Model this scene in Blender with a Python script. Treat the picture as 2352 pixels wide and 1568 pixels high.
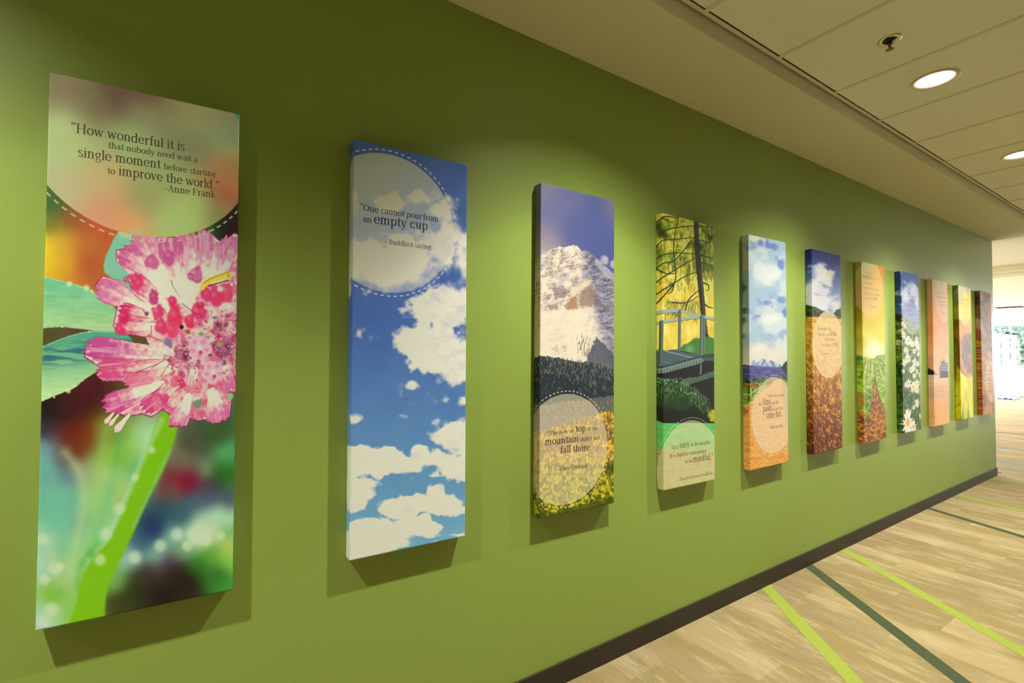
import bpy, bmesh, math, random
import numpy as np
from mathutils import Matrix, Vector

for o in list(bpy.data.objects): bpy.data.objects.remove(o)
scene = bpy.context.scene
COL = scene.collection

# ---------------------------------------------------------------- camera
CAM = (0.0, -1.7704, 1.5331)
FPX = 1104.74; YAW, PITCH, ROLL = .5783, .0229, .0024
_fw = Vector((math.sin(YAW) * math.cos(PITCH), math.cos(YAW) * math.cos(PITCH), math.sin(PITCH)))
_rt = Vector((math.cos(YAW), -math.sin(YAW), 0)); _up = _rt.cross(_fw)
_r2 = _rt * math.cos(ROLL) + _up * math.sin(ROLL); _u2 = _up * math.cos(ROLL) - _rt * math.sin(ROLL)
cd = bpy.data.cameras.new('camera'); cam = bpy.data.objects.new('camera', cd); COL.objects.link(cam)
cd.sensor_width = 36; cd.lens = FPX / 2352 * 36; cd.clip_start = .05; cd.clip_end = 300
M = Matrix((_r2, _u2, -_fw)).transposed().to_4x4(); M.translation = Vector(CAM); cam.matrix_world = M
scene.camera = cam

# ---------------------------------------------------------------- daylight, exposure
vs = scene.view_settings
scene.display_settings.display_device = 'sRGB'
vs.view_transform = 'Standard'; vs.look = 'None'; vs.gamma = 1; vs.exposure = 0.0; vs.use_curve_mapping = False
SKY = 36.0                     # overcast-bright sky outside the far windows
w = bpy.data.worlds.new('sky'); scene.world = w; w.use_nodes = True
w.node_tree.nodes['Background'].inputs[0].default_value = (.93, 1, 1.08, 1)
w.node_tree.nodes['Background'].inputs[1].default_value = SKY

def portal(name, loc, rot, sx, sy):
    l = bpy.data.lights.new(name, 'AREA'); l.shape = 'RECTANGLE'; l.size = sx; l.size_y = sy; l.cycles.is_portal = True
    o = bpy.data.objects.new(name, l); o.location = loc; o.rotation_euler = rot; COL.objects.link(o)
portal('portal_far', (29.2, -.5, 1.9), (0, math.radians(90), 0), 1.8, 15)
portal('portal_side', (18.5, 7.2, 1.55), (math.radians(-90), 0, 0), 17.6, 2.6)

LAMP = 400.0                  # each downlight
LAMP_Y, LAMP_Z = -.848, 3.045
LAMP_X = [-2.709, -.880, 1.558, 3.387, 5.215, 7.044]
LAMP_COL = (.96, 1.0, .80)
BEAM = ((.50, 0), (.55, .02), (.60, .05), (.645, .10), (.685, .17), (.72, .29), (.80, .48), (.93, .80), (1.0, .84))   # cos(angle) -> candlepower
def lamp_light(x):
    l = bpy.data.lights.new('downlight_beam', 'SPOT'); l.energy = LAMP; l.color = LAMP_COL
    l.spot_size = math.radians(128); l.spot_blend = 0; l.shadow_soft_size = .03
    l.use_nodes = True; nt = l.node_tree; em = nt.nodes['Emission']
    tc = nt.nodes.new('ShaderNodeTexCoord'); sp = nt.nodes.new('ShaderNodeSeparateXYZ'); mp = nt.nodes.new('ShaderNodeMath'); mp.operation = 'ABSOLUTE'
    rp = nt.nodes.new('ShaderNodeValToRGB')
    nt.links.new(tc.outputs['Normal'], sp.inputs[0]); nt.links.new(sp.outputs[2], mp.inputs[0]); nt.links.new(mp.outputs[0], rp.inputs[0])
    els = rp.color_ramp.elements                              # reflector: strongest straight down
    els[0].position = .50; els[0].color = (0, 0, 0, 1); els[1].position = 1.0; els[1].color = (.84, .84, .84, 1)
    for p, v in BEAM[1:-1]:
        e = els.new(p); e.color = (v, v, v, 1)
    nt.links.new(rp.outputs[0], em.inputs['Strength'])
    o = bpy.data.objects.new('downlight_beam', l); o.location = (x, LAMP_Y, LAMP_Z - .012); COL.objects.link(o)
for x in LAMP_X: lamp_light(x)

# ---------------------------------------------------------------- helpers
def mat(name, colr, rough=.6, spec=.3, bump=None, metal=0):
    m = bpy.data.materials.new(name); m.use_nodes = True; nt = m.node_tree; b = nt.nodes['Principled BSDF']
    b.inputs['Base Color'].default_value = (*colr, 1); b.inputs['Roughness'].default_value = rough
    b.inputs['Specular IOR Level'].default_value = spec; b.inputs['Metallic'].default_value = metal
    if bump:
        sc, st, dist = bump
        tc = nt.nodes.new('ShaderNodeTexCoord'); n = nt.nodes.new('ShaderNodeTexNoise'); n.inputs['Scale'].default_value = sc; n.inputs['Detail'].default_value = 3
        bp = nt.nodes.new('ShaderNodeBump'); bp.inputs['Strength'].default_value = st; bp.inputs['Distance'].default_value = dist
        nt.links.new(tc.outputs['Object'], n.inputs['Vector']); nt.links.new(n.outputs[0], bp.inputs['Height']); nt.links.new(bp.outputs[0], b.inputs['Normal'])
    return m
def srgb(r, g, b):
    f = lambda c: (c / 255 / 12.92) if c / 255 <= .04045 else ((c / 255 + .055) / 1.055) ** 2.4
    return (f(r), f(g), f(b))
def obj(name, bm_or_me, m=None, parent=None, loc=None, **props):
    me = bm_or_me
    if isinstance(bm_or_me, bmesh.types.BMesh):
        me = bpy.data.meshes.new(name); bm_or_me.to_mesh(me); bm_or_me.free()
        if m: me.materials.append(m)
    o = bpy.data.objects.new(name, me); COL.objects.link(o)
    if parent: o.parent = parent
    if loc: o.location = loc
    for k, v in props.items(): o[k] = v
    return o
def empty(name, loc, label, category, group=None):
    o = bpy.data.objects.new(name, None); COL.objects.link(o); o.location = loc; o['label'] = label; o['category'] = category
    if group: o['group'] = group
    return o
def box(bm, x0, x1, y0, y1, z0, z1, bev=0, seg=2):
    r = bmesh.ops.create_cube(bm, size=1, matrix=Matrix.Translation(((x0 + x1) / 2, (y0 + y1) / 2, (z0 + z1) / 2)) @ Matrix.Diagonal((x1 - x0, y1 - y0, z1 - z0, 1)))
    if bev:
        es = list({e for v in r['verts'] for e in v.link_edges})
        bmesh.ops.bevel(bm, geom=es, offset=bev, segments=seg, affect='EDGES', profile=.5)
    return bm
def boxes(*bs, bev=0):
    bm = bmesh.new()
    for b in bs: box(bm, *b, bev=bev)
    return bm
def lathe(bm, prof, n=40, c=(0, 0, 0)):
    rings = []
    for r, z in prof:
        rings.append([bm.verts.new((c[0] + r * math.cos(2 * math.pi * i / n), c[1] + r * math.sin(2 * math.pi * i / n), c[2] + z)) for i in range(n)])
    for a, b in zip(rings, rings[1:]):
        for i in range(n): bm.faces.new((a[i], a[(i + 1) % n], b[(i + 1) % n], b[i]))
    return rings
def smooth(o):
    for p in o.data.polygons: p.use_smooth = True
    return o

# ---------------------------------------------------------------- materials
M_green = mat('green_paint', srgb(143, 162, 78), .42, .35, (420, .12, .002))
M_ceil = mat('ceiling_tile', srgb(236, 232, 218), .9, .1, (300, .2, .002))
M_soffit = mat('soffit_paint', srgb(216, 212, 184), .8, .2, (350, .08, .001))
M_tee = mat('ceiling_grid_metal', srgb(222, 216, 198), .85, .1)
M_base = mat('rubber_baseboard', srgb(52, 44, 38), .5, .3, (60, .15, .001))
M_white = mat('white_paint', srgb(240, 236, 224), .7, .2)
M_cream = mat('cream_wall', srgb(232, 216, 184), .8, .2)
M_frame = mat('window_frame', srgb(235, 232, 224), .5, .3)
M_ring = mat('trim_ring_enamel', srgb(226, 204, 178), .35, .5)
M_brass = mat('sprinkler_metal', srgb(120, 104, 70), .3, .5, metal=1)
M_black = mat('dark_metal', srgb(38, 34, 26), .4, .4, metal=.6)
M_escut = mat('polished_plate', srgb(226, 214, 160), .25, .6, metal=.7)
M_red = mat('red_bulb', srgb(150, 30, 24), .2, .6)

def carpet_mat():
    m = bpy.data.materials.new('carpet_plank'); m.use_nodes = True; nt = m.node_tree; N = nt.nodes; L = nt.links
    b = N['Principled BSDF']; b.inputs['Roughness'].default_value = .9; b.inputs['Specular IOR Level'].default_value = .15
    tc = N.new('ShaderNodeTexCoord'); oi = N.new('ShaderNodeObjectInfo'); geo = N.new('ShaderNodeNewGeometry')
    off = N.new('ShaderNodeVectorMath'); off.operation = 'MULTIPLY_ADD'
    cmb = N.new('ShaderNodeCombineXYZ'); L.new(oi.outputs['Random'], cmb.inputs[0]); L.new(oi.outputs['Random'], cmb.inputs[1]); L.new(oi.outputs['Random'], cmb.inputs[2])
    off.inputs[1].default_value = (1, 1, 1)
    # grain coordinate: world position stretched across the corridor, shifted a little per plank
    mul = N.new('ShaderNodeVectorMath'); mul.operation = 'MULTIPLY'; mul.inputs[1].default_value = (1, .27, 1); L.new(geo.outputs['Position'], mul.inputs[0])
    sh = N.new('ShaderNodeVectorMath'); sh.operation = 'MULTIPLY'; sh.inputs[1].default_value = (6, 3, 0); L.new(cmb.outputs[0], sh.inputs[0])
    ad = N.new('ShaderNodeVectorMath'); ad.operation = 'ADD'; L.new(mul.outputs[0], ad.inputs[0]); L.new(sh.outputs[0], ad.inputs[1])
    def noise(sc, det, vec, rough=.6):
        n = N.new('ShaderNodeTexNoise'); n.inputs['Scale'].default_value = sc; n.inputs['Detail'].default_value = det; n.inputs['Roughness'].default_value = rough; L.new(vec, n.inputs['Vector']); return n.outputs[0]
    def ramp(v, pts):
        r = N.new('ShaderNodeValToRGB'); L.new(v, r.inputs[0]); e = r.color_ramp.elements
        e[0].position, e[0].color = pts[0][0], (*pts[0][1], 1); e[1].position, e[1].color = pts[-1][0], (*pts[-1][1], 1)
        for p, c in pts[1:-1]: x = e.new(p); x.color = (*c, 1)
        return r.outputs[0]
    def mix(f, a, bb, mode='MIX'):
        x = N.new('ShaderNodeMix'); x.data_type = 'RGBA'; x.blend_type = mode
        if hasattr(f, 'is_linked'): L.new(f, x.inputs[0])
        else: x.inputs[0].default_value = f
        L.new(a, x.inputs[6])
        if hasattr(bb, 'is_linked'): L.new(bb, x.inputs[7])
        else: x.inputs[7].default_value = (*bb, 1)
        return x.outputs[2]
    g = ad.outputs[0]
    base = ramp(oi.outputs['Random'], [(0, srgb(162, 137, 105)), (.2, srgb(177, 153, 121)), (.4, srgb(148, 126, 92)), (.6, srgb(170, 147, 111)), (.8, srgb(137, 114, 85)), (1, srgb(165, 142, 111))])
    big = noise(2.6, 5, g); c1 = mix(ramp(big, [(.42, (0, 0, 0)), (.52, (1, 1, 1))]), base, srgb(145, 124, 87))
    mid = noise(9, 6, g, .7); c2 = mix(ramp(mid, [(.5, (0, 0, 0)), (.60, (.55, .55, .55))]), c1, srgb(183, 164, 132))
    grey = noise(4.2, 6, g, .75); c3 = mix(ramp(grey, [(.57, (0, 0, 0)), (.68, (.6, .6, .6))]), c2, srgb(120, 104, 82))
    # fine ribs along the plank
    mul2 = N.new('ShaderNodeVectorMath'); mul2.operation = 'MULTIPLY'; mul2.inputs[1].default_value = (1, .03, 1); L.new(geo.outputs['Position'], mul2.inputs[0])
    ribs = noise(110, 2, mul2.outputs[0]); rm = noise(1.7, 2, g)
    rf = N.new('ShaderNodeMath'); rf.operation = 'MULTIPLY'; L.new(ramp(ribs, [(.42, (0, 0, 0)), (.6, (1, 1, 1))]), rf.inputs[0]); L.new(ramp(rm, [(.45, (.1, .1, .1)), (.62, (.7, .7, .7))]), rf.inputs[1])
    c4 = mix(rf.outputs[0], c3, srgb(130, 110, 82))
    sp = noise(60, 3, g); spm = noise(2.0, 2, geo.outputs['Position'])
    sf = N.new('ShaderNodeMath'); sf.operation = 'MULTIPLY'; L.new(ramp(sp, [(.62, (0, 0, 0)), (.68, (1, 1, 1))]), sf.inputs[0]); L.new(ramp(spm, [(.42, (0, 0, 0)), (.55, (.7, .7, .7))]), sf.inputs[1])
    c5 = mix(sf.outputs[0], c4, srgb(137, 110, 74))
    L.new(c5, b.inputs['Base Color'])
    pile = noise(900, 2, geo.outputs['Position']); bp = N.new('ShaderNodeBump'); bp.inputs['Strength'].default_value = .5; bp.inputs['Distance'].default_value = .002
    L.new(pile, bp.inputs['Height']); L.new(bp.outputs[0], b.inputs['Normal'])
    return m
M_carpet = carpet_mat()
def pile_mat(name, c):
    m = mat(name, c, .95, .1, (700, .6, .003)); nt = m.node_tree; b = nt.nodes['Principled BSDF']
    n = nt.nodes.new('ShaderNodeTexNoise'); n.inputs['Scale'].default_value = 260; n.inputs['Detail'].default_value = 2
    tc = nt.nodes.new('ShaderNodeTexCoord'); nt.links.new(tc.outputs['Object'], n.inputs['Vector'])
    r = nt.nodes.new('ShaderNodeValToRGB'); r.color_ramp.elements[0].position = .35; r.color_ramp.elements[1].position = .65
    r.color_ramp.elements[0].color = (*[v * .84 for v in c], 1); r.color_ramp.elements[1].color = (*[min(1, v * 1.14) for v in c], 1)
    nt.links.new(n.outputs[0], r.inputs[0]); nt.links.new(r.outputs[0], b.inputs['Base Color'])
    return m
M_sg = pile_mat('lime_carpet', srgb(150, 158, 70)); M_sd = pile_mat('slate_carpet', srgb(74, 80, 58)); M_sb = pile_mat('blue_grey_carpet', srgb(120, 138, 140))

# ---------------------------------------------------------------- room shell
XE = 8.47                      # where the green wall ends
S = dict(kind='structure')
obj('wall_left', boxes((-4.0, XE, 0, .16, 0, 3.3)), M_green, **S)
obj('wall_back', boxes((-4.16, -4.0, -3.5, .16, 0, 3.3)), M_cream, **S)
obj('wall_right', boxes((-4.0, 13.0, -3.66, -3.5, 0, 3.3), (12.84, 13.0, -8, -3.66, 0, 3.3)), mat('taupe_wall', srgb(112, 104, 84), .8), **S)
bb = obj('baseboard_left', boxes((-4.0, XE + .008, -.009, 0, 0, .101), bev=.002), M_base, **S)
obj('baseboard_end', boxes((XE, XE + .008, 0, .16, 0, .101), bev=.002), M_base, **S)
obj('baseboard_right', boxes((-4.0, 13.0, -3.5, -3.491, 0, .101)), M_base, **S)
# soffit along the green wall and the level ceiling of the open room behind it
obj('trim_1', boxes((-4.0, 7.63, -.455, 0, 2.9723, 3.2), (7.632, XE - .001, -.455, 0, 2.9723, 3.2), bev=.0015), M_soffit, **S)
obj('trim_2', boxes((-4.0, 11.02, -.484, -.4655, 3.0445, 3.0475), (-4.0, 11.02, -.4655, -.4555, 3.06, 3.07)), M_tee, **S)
obj('ceiling_open_room', boxes((XE, 11.02, -.455, 7, 2.9723, 3.2), (12.32, 29, -8, 7, 2.9723, 3.2)), M_white, **S)
obj('trim_3', boxes((11.02, 12.32, -8, 7, 2.93, 3.2), (11.25, 11.28, -8, 7, 2.922, 2.93), (11.75, 11.78, -8, 7, 2.922, 2.93)), M_soffit, **S)
# tiled ceiling over the corridor
ceil = obj('ceiling', boxes((-4.0, 11.02, -8, -.4555, 3.075, 3.2)), M_soffit, **S)
GX, GS = 1.8627, .6096
tile_me = bpy.data.meshes.new('ceiling_tile'); bm = bmesh.new(); box(bm, .006, GS - .006, -1.2132, -.006, 0, .02, bev=.002, seg=1); bm.to_mesh(tile_me); bm.free(); tile_me.materials.append(M_ceil)
tee_me = bpy.data.meshes.new('ceiling_tee'); bm = bmesh.new(); box(bm, -.012, .012, -3.03, 0, 0, .0025); box(bm, -.003, .003, -3.03, 0, .0025, .03); bm.to_mesh(tee_me); bm.free(); tee_me.materials.append(M_tee)
i0 = int(math.floor((-4 - GX) / GS)) + 1; i1 = int((11.0 - GX) / GS)
LI = {int(math.floor((x - GX) / GS + 1e-6)) for x in LAMP_X}
def holed_tile(x, holes):
    """a tile with round openings cut for fittings"""
    bm = bmesh.new(); x0, x1, y0, y1 = .006, GS - .006, -1.2132, -.006; n = 32
    outer = []
    cx, cy, r = holes
    for k in range(n):
        a = 2 * math.pi * k / n; dx, dy = math.cos(a), math.sin(a)
        t = min(((x1 - cx) / dx if dx > 1e-6 else (x0 - cx) / dx if dx < -1e-6 else 9), ((y1 - cy) / dy if dy > 1e-6 else (y0 - cy) / dy if dy < -1e-6 else 9))
        outer.append((cx + dx * t, cy + dy * t))
    inn = [(cx + r * math.cos(2 * math.pi * k / n), cy + r * math.sin(2 * math.pi * k / n)) for k in range(n)]
    V = [[bm.verts.new((*p, z)) for p in ring] for ring, z in ((outer, .02), (outer, 0), (inn, 0), (inn, .02))]
    for a, b in zip(V, V[1:]):
        for k in range(n): bm.faces.new((a[k], a[(k + 1) % n], b[(k + 1) % n], b[k]))
    for (qx, qy) in ((x0, y0), (x1, y0), (x1, y1), (x0, y1)):      # corners
        ks = sorted(range(n), key=lambda k: (outer[k][0] - qx) ** 2 + (outer[k][1] - qy) ** 2)
        ea = [k for k in range(n) if abs(outer[k][0] - qx) < 1e-4]; eb = [k for k in range(n) if abs(outer[k][1] - qy) < 1e-4]
        if ea and eb:
            ka = min(ea, key=lambda k: abs(outer[k][1] - qy)); kb = min(eb, key=lambda k: abs(outer[k][0] - qx))
            if ka != kb: bm.faces.new((V[1][ka], V[1][kb], bm.verts.new((qx, qy, 0))))
    bmesh.ops.recalc_face_normals(bm, faces=bm.faces)
    return obj('ceiling_tile', bm, M_ceil, ceil, loc=(x, -.484, 3.0475))
for i in range(i0, i1):
    x = GX + i * GS
    for j in range(3):
        if j == 0 and i in LI: holed_tile(x, (GS / 2, -.364, .094))
        else: obj('ceiling_tile', tile_me, None, ceil, loc=(x, -.484 - j * 1.2192, 3.0475))
for i in range(i0, i1 + 1):
    obj('ceiling_tee', tee_me, None, ceil, loc=(GX + i * GS, -.484, 3.0445))
obj('ceiling_tee', boxes((-4.0, 11.02, -.484 - 1.2192 - .012, -.484 - 1.2192 + .012, 3.0440, 3.0465)), M_tee, ceil)
obj('ceiling_tee', boxes((-4.0, 11.02, -.484 - 2.4384 - .012, -.484 - 2.4384 + .012, 3.0440, 3.0465)), M_tee, ceil)

# carpet laid in planks across the corridor
floor = obj('floor', boxes((-4.0, 29.0, -8, 7, -.2, -.008)), M_carpet, **S)
PW, PL = .25, 1.0
def plank_me(w_, l_):
    me = bpy.data.meshes.new('carpet_plank'); bm = bmesh.new(); box(bm, 0, w_, -l_, 0, -.008, 0, bev=.0008, seg=1); bm.to_mesh(me); bm.free(); me.materials.append(M_carpet); return me
pm = plank_me(PW, PL); pms = {}
rp_ = random.Random(12)
for i in range(int((XE - .9) / PW)):
    x = .97 + i * PW; st = [0, .35, .65, .2, .8, .5][i % 6] + rp_.uniform(-.06, .06); y = 0
    ys = [0, -st if st > .15 else -1] 
    while ys[-1] > -3.2: ys.append(ys[-1] - PL)
    ys = ys[:5]; ys[-1] = max(ys[-1], -3.49)
    for a, b in zip(ys, ys[1:]):
        L_ = round(a - b, 3)
        me = pm if abs(L_ - PL) < 1e-3 else pms.setdefault(L_, None) or plank_me(PW, L_)
        pms[L_] = me
        obj('carpet_plank', me, None, floor, loc=(x, a, 0))
obj('carpet_plank', boxes((-4.0, .97, -3.49, 0, -.008, 0)), M_carpet, floor)
far = bmesh.new(); r_ = random.Random(4)
for i in range(80):
    x = .97 + int((XE - .9) / PW) * PW + i * PW
    if x > 28.7: break
    y = 6.9 if x > XE else 0
    y -= r_.uniform(0, .9)
    box(far, x, x + PW, y, min(6.95 if x > XE else 0, y + 1), -.008, 0)
    while y > -7.9: box(far, x, x + PW, max(y - PL, -7.95), y, -.008, 0); y -= PL
obj('carpet_planks_far', far, M_carpet, floor, kind='stuff')
def stripe(a, d, ln, wd, m):
    d = Vector(d).normalized(); n = Vector((-d.y, d.x)); a = Vector(a); bm = bmesh.new()
    y_end = a + d * ln
    P = [a + n * wd / 2, a - n * wd / 2]
    if abs(d.y) > .2:                                       # butt the strip square against the wall line
        P = [p - d * ((p.y + .002) / d.y) if a.y > -.5 and a.y < .03 and a.x < XE else p for p in P]
    P += [y_end - n * wd / 2, y_end + n * wd / 2]
    P = [P[0], P[1], P[2], P[3]]
    vt = [bm.verts.new((p.x, p.y, .0012)) for p in P]; vb = [bm.verts.new((p.x, p.y, -.004)) for p in P]
    bm.faces.new(vt)
    for k in range(4): bm.faces.new((vt[k], vt[(k + 1) % 4], vb[(k + 1) % 4], vb[k]))
    bmesh.ops.recalc_face_normals(bm, faces=bm.faces)
    return obj('carpet_stripe', bm, m, floor)
for a, b, wd, m, ln in (((3.1445, -.01), (2.585, -.742), .080, M_sg, 4.2), ((3.719, 0), (3.0075, -1.0155), .077, M_sd, 4.1), ((4.2535, 0), (3.57, -1.11), .076, M_sg, 4.0),
                    ((6.085, -.01), (5.815, -.71), .070, M_sd, 3.6), ((6.94, 0), (6.77, -.54), .070, M_sg, 3.5), ((8.19, 0), (8.14, -.3), .070, M_sg, 3.4)):
    stripe(a, (b[0] - a[0], b[1] - a[1]), ln, wd, m)
for x, wd, m in ((9.24, .075, M_sb), (9.76, .08, M_sb), (11.17, .085, M_sb), (13.4, .07, M_sd)):
    stripe((x - 1.0, 6.9), (.12, -1), 12, wd, m)

# far window wall and side window wall of the open room
bmw = boxes((29, 29.25, -8, 7.25, -.2, 1.02), (29, 29.25, -8, 7.25, 2.75, 3.2), (29, 29.25, -8, -7.6, 1.02, 2.75), (29, 29.25, 6.6, 7.25, 1.02, 2.75))
obj('wall_far', bmw, M_cream, **S)
obj('wall_side', boxes((8.47, 29, 7, 7.25, -.2, .25), (8.47, 29, 7, 7.25, 2.85, 3.2), (8.47, 9.7, 7, 7.25, .25, 2.85), (27.3, 29, 7, 7.25, .25, 2.85)), M_cream, **S)
obj('wall_return', boxes((8.31, XE, .16, 7.25, 0, 3.3)), M_cream, **S)
obj('wall_south', boxes((13, 29.25, -8.16, -8, -.2, 3.3)), M_cream, **S)
gm = bpy.data.materials.new('window_glass'); gm.use_nodes = True; nt = gm.node_tree; nt.nodes.remove(nt.nodes['Principled BSDF'])
tr = nt.nodes.new('ShaderNodeBsdfTransparent'); gl = nt.nodes.new('ShaderNodeBsdfGlossy'); gl.inputs['Roughness'].default_value = .02; mx = nt.nodes.new('ShaderNodeMixShader'); mx.inputs[0].default_value = .06
tr.inputs[0].default_value = (.97, .99, .98, 1)
nt.links.new(tr.outputs[0], mx.inputs[1]); nt.links.new(gl.outputs[0], mx.inputs[2]); nt.links.new(mx.outputs[0], nt.nodes['Material Output'].inputs[0])
win = obj('window_1', boxes((28.97, 29.02, -7.6, 6.6, .98, 1.05), (28.97, 29.02, -7.6, 6.6, 2.72, 2.79)), M_frame, **S)
ys = [-7.6, -5.2, -2.8, -.4, 2.0, 4.9, 6.6]
for y in ys[1:-1]: obj('window_mullion', boxes((29.03, 29.12, y - .04, y + .04, 1.02, 2.75)), M_frame, win)
for a, b in zip(ys, ys[1:]): obj('window_pane', boxes((29.06, 29.07, a + .04, b - .04, 1.02, 2.75)), gm, win)
win2 = obj('window_2', boxes((9.7, 27.3, 7.0, 7.04, .22, .28), (9.7, 27.3, 7.0, 7.04, 2.82, 2.88)), M_frame, **S)
xs = [9.7 + k * 2.2 for k in range(9)]
for x in xs[1:-1]: obj('window_mullion', boxes((x - .05, x + .05, 7.05, 7.15, .25, 2.85)), M_frame, win2)
for a, b in zip(xs, xs[1:]): obj('window_pane', boxes((a + .05, b - .05, 7.09, 7.1, .25, 2.85)), gm, win2)
obj('ground', boxes((29.25, 90, -45, 60, -.5, -.3), (8, 29.25, 7.25, 60, -.5, -.3)), mat('pale_paving', srgb(205, 200, 188), .9), **S)

# ---------------------------------------------------------------- fittings in the ceiling
lens_m = bpy.data.materials.new('lit_lens'); lens_m.use_nodes = True; _b = lens_m.node_tree.nodes['Principled BSDF']
_b.inputs['Emission Color'].default_value = (1, .95, .84, 1); _b.inputs['Emission Strength'].default_value = 5.0; _b.inputs['Base Color'].default_value = (.9, .9, .88, 1)
def downlight(x, label):
    t = empty('downlight', (x, LAMP_Y, LAMP_Z), label, 'ceiling light', 'round downlights in the tiled ceiling')
    bm = bmesh.new(); lathe(bm, [(.106, .0025), (.107, -.002), (.102, -.0055), (.090, -.004), (.084, .0), (.083, .012), (.0835, .0145)], 48); smooth(obj('trim_ring', bm, M_ring, t))
    bm = bmesh.new(); rr = lathe(bm, [(.0835, .004), (.06, .0055), (.03, .0065)], 48); bm.faces.new(rr[-1]); smooth(obj('lens', bm, lens_m, t))
    bm = bmesh.new(); rr = lathe(bm, [(.0835, .0142), (.0835, .028), (.03, .0285)], 48); bm.faces.new(rr[-1]); obj('housing', bm, M_ring, t)
names = {3.387: 'round glowing recessed downlight, fully in view, nearest the wall of pictures', 5.215: 'round glowing recessed downlight cut off by the right edge of the photo'}
OUT = {-2.709: 'round downlight in the corridor ceiling behind the camera, furthest from the clover print', -.880: 'round downlight above the left edge of the clover print, out of the photo', 1.558: 'round downlight above the snowy mountain print, out of the photo', 7.044: 'round downlight above the peach ferry print, beyond the right edge of the photo', 3.387: '', 5.215: ''}
for x in LAMP_X: downlight(x, names.get(x, OUT[x]))

sp = empty('fire_sprinkler', (2.777, -.848, 3.0475), 'small brass pendent fire sprinkler with round plate in a ceiling tile', 'sprinkler')
bm = bmesh.new(); rr = lathe(bm, [(.048, 0), (.0485, -.003), (.043, -.005), (.024, -.005), (.022, -.001)], 40); smooth(obj('escutcheon', bm, M_escut, sp))
bm = bmesh.new(); rr = lathe(bm, [(.030, -.0035), (.026, -.008), (.012, -.010), (.010, -.020), (.004, -.021)], 24); bm.faces.new(rr[-1]); box(bm, -.036, .036, -.009, .009, -.010, -.0045, bev=.004); smooth(obj('sprinkler_body', bm, M_black, sp))
bm = bmesh.new()
for s_ in (-1, 1):
    pts = [(.004, -.018), (.013, -.024), (.013, -.036), (.003, -.044)]
    for (a, za), (b, zb) in zip(pts, pts[1:]):
        mid = Vector((s_ * (a + b) / 2, 0, (za + zb) / 2)); d = Vector((s_ * (b - a), 0, zb - za)); L_ = d.length
        bmesh.ops.create_cone(bm, cap_ends=True, segments=8, radius1=.0022, radius2=.0022, depth=L_ + .003, matrix=Matrix.Translation(mid) @ d.to_track_quat('Z', 'Y').to_matrix().to_4x4())
obj('frame_arm', bm, M_brass, sp)
bm = bmesh.new(); bmesh.ops.create_cone(bm, cap_ends=True, segments=8, radius1=.0025, radius2=.0025, depth=.018, matrix=Matrix.Translation((0, 0, -.030))); obj('glass_bulb', bm, M_red, sp)
bm = bmesh.new()
for k in range(10):
    a = k * math.pi / 5; c, s_ = math.cos(a), math.sin(a); q = .0032
    v = [bm.verts.new(p) for p in ((c * .002 - s_ * q, s_ * .002 + c * q, -.045), (c * .002 + s_ * q, s_ * .002 - c * q, -.045), (c * .017 + s_ * q, s_ * .017 - c * q, -.0465), (c * .017 - s_ * q, s_ * .017 + c * q, -.0465))]
    w_ = [bm.verts.new((p.co.x, p.co.y, p.co.z - .0014)) for p in v]
    bm.faces.new(v); bm.faces.new(w_[::-1])
    for j in range(4): bm.faces.new((v[j], v[(j + 1) % 4], w_[(j + 1) % 4], w_[j]))
obj('deflector', bm, M_brass, sp)

vt = empty('ceiling_vent', (21.0, 2.25, 2.9723), 'small red-brown slatted vent in the bright far ceiling beyond the wall end', 'vent')
obj('frame', boxes((-.30, .30, -.30, -.27, -.012, 0), (-.30, .30, .27, .30, -.012, 0), (-.30, -.27, -.27, .27, -.012, 0), (.27, .30, -.27, .27, -.012, 0)), mat('tan_metal', srgb(104, 54, 40), .8, .1), vt)
sl = bpy.data.meshes.new('slat'); bm = boxes((-.268, .268, -.018, .018, -.01, -.004)); bm.to_mesh(sl); bm.free(); sl.materials.append(mat('tan_slat', srgb(92, 46, 34), .8, .1))
for k in range(11): o = obj('slat', sl, None, vt, loc=(0, -.25 + k * .05, 0)); o.rotation_euler = (math.radians(12), 0, 0)

# ---------------------------------------------------------------- things beyond the wall end
M_glare_crumbs = mat('floor_glare_and_crumbs', srgb(235, 235, 235), .7); M_blue = mat('blue_plastic_sheet', srgb(70, 86, 170), .4)
def sheet_on_floor(name, m, P, label, cat, th=.02):
    bm = bmesh.new(); r = random.Random(len(label)); n = 12
    G = [[None] * (n + 1) for _ in range(n + 1)]
    (ax, ay), (bx, by), (cx, cy), (dx, dy) = P
    for i in range(n + 1):
        for j in range(n + 1):
            u, v = i / n, j / n
            x = (ax * (1 - u) + bx * u) * (1 - v) + (dx * (1 - u) + cx * u) * v; y = (ay * (1 - u) + by * u) * (1 - v) + (dy * (1 - u) + cy * u) * v
            G[i][j] = bm.verts.new((x, y, .004 + th * r.random()))
    for i in range(n):
        for j in range(n): bm.faces.new((G[i][j], G[i + 1][j], G[i + 1][j + 1], G[i][j + 1]))
    o = obj(name, bm, m, label=label, category=cat); sm = o.modifiers.new('t', 'SOLIDIFY'); sm.thickness = .004; sm.offset = 1; return smooth(o)
sheet_on_floor('plastic_sheet', M_blue, [(22.6, 2.45), (22.9, 3.25), (24.2, 3.4), (23.8, 2.6)], 'crumpled blue sheet lying on the bright floor near the far windows', 'sheet', .05)
sheet_on_floor('floor_glare_sheet', M_glare_crumbs, [(24.3, 1.2), (24.3, 4.6), (28.6, 4.6), (28.6, 1.2)], 'white cloth spread on the floor below the far window', 'painted floor glare', .03)  # added white sheet: its colour imitates the sunlit floor strip, no real cloth

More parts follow.
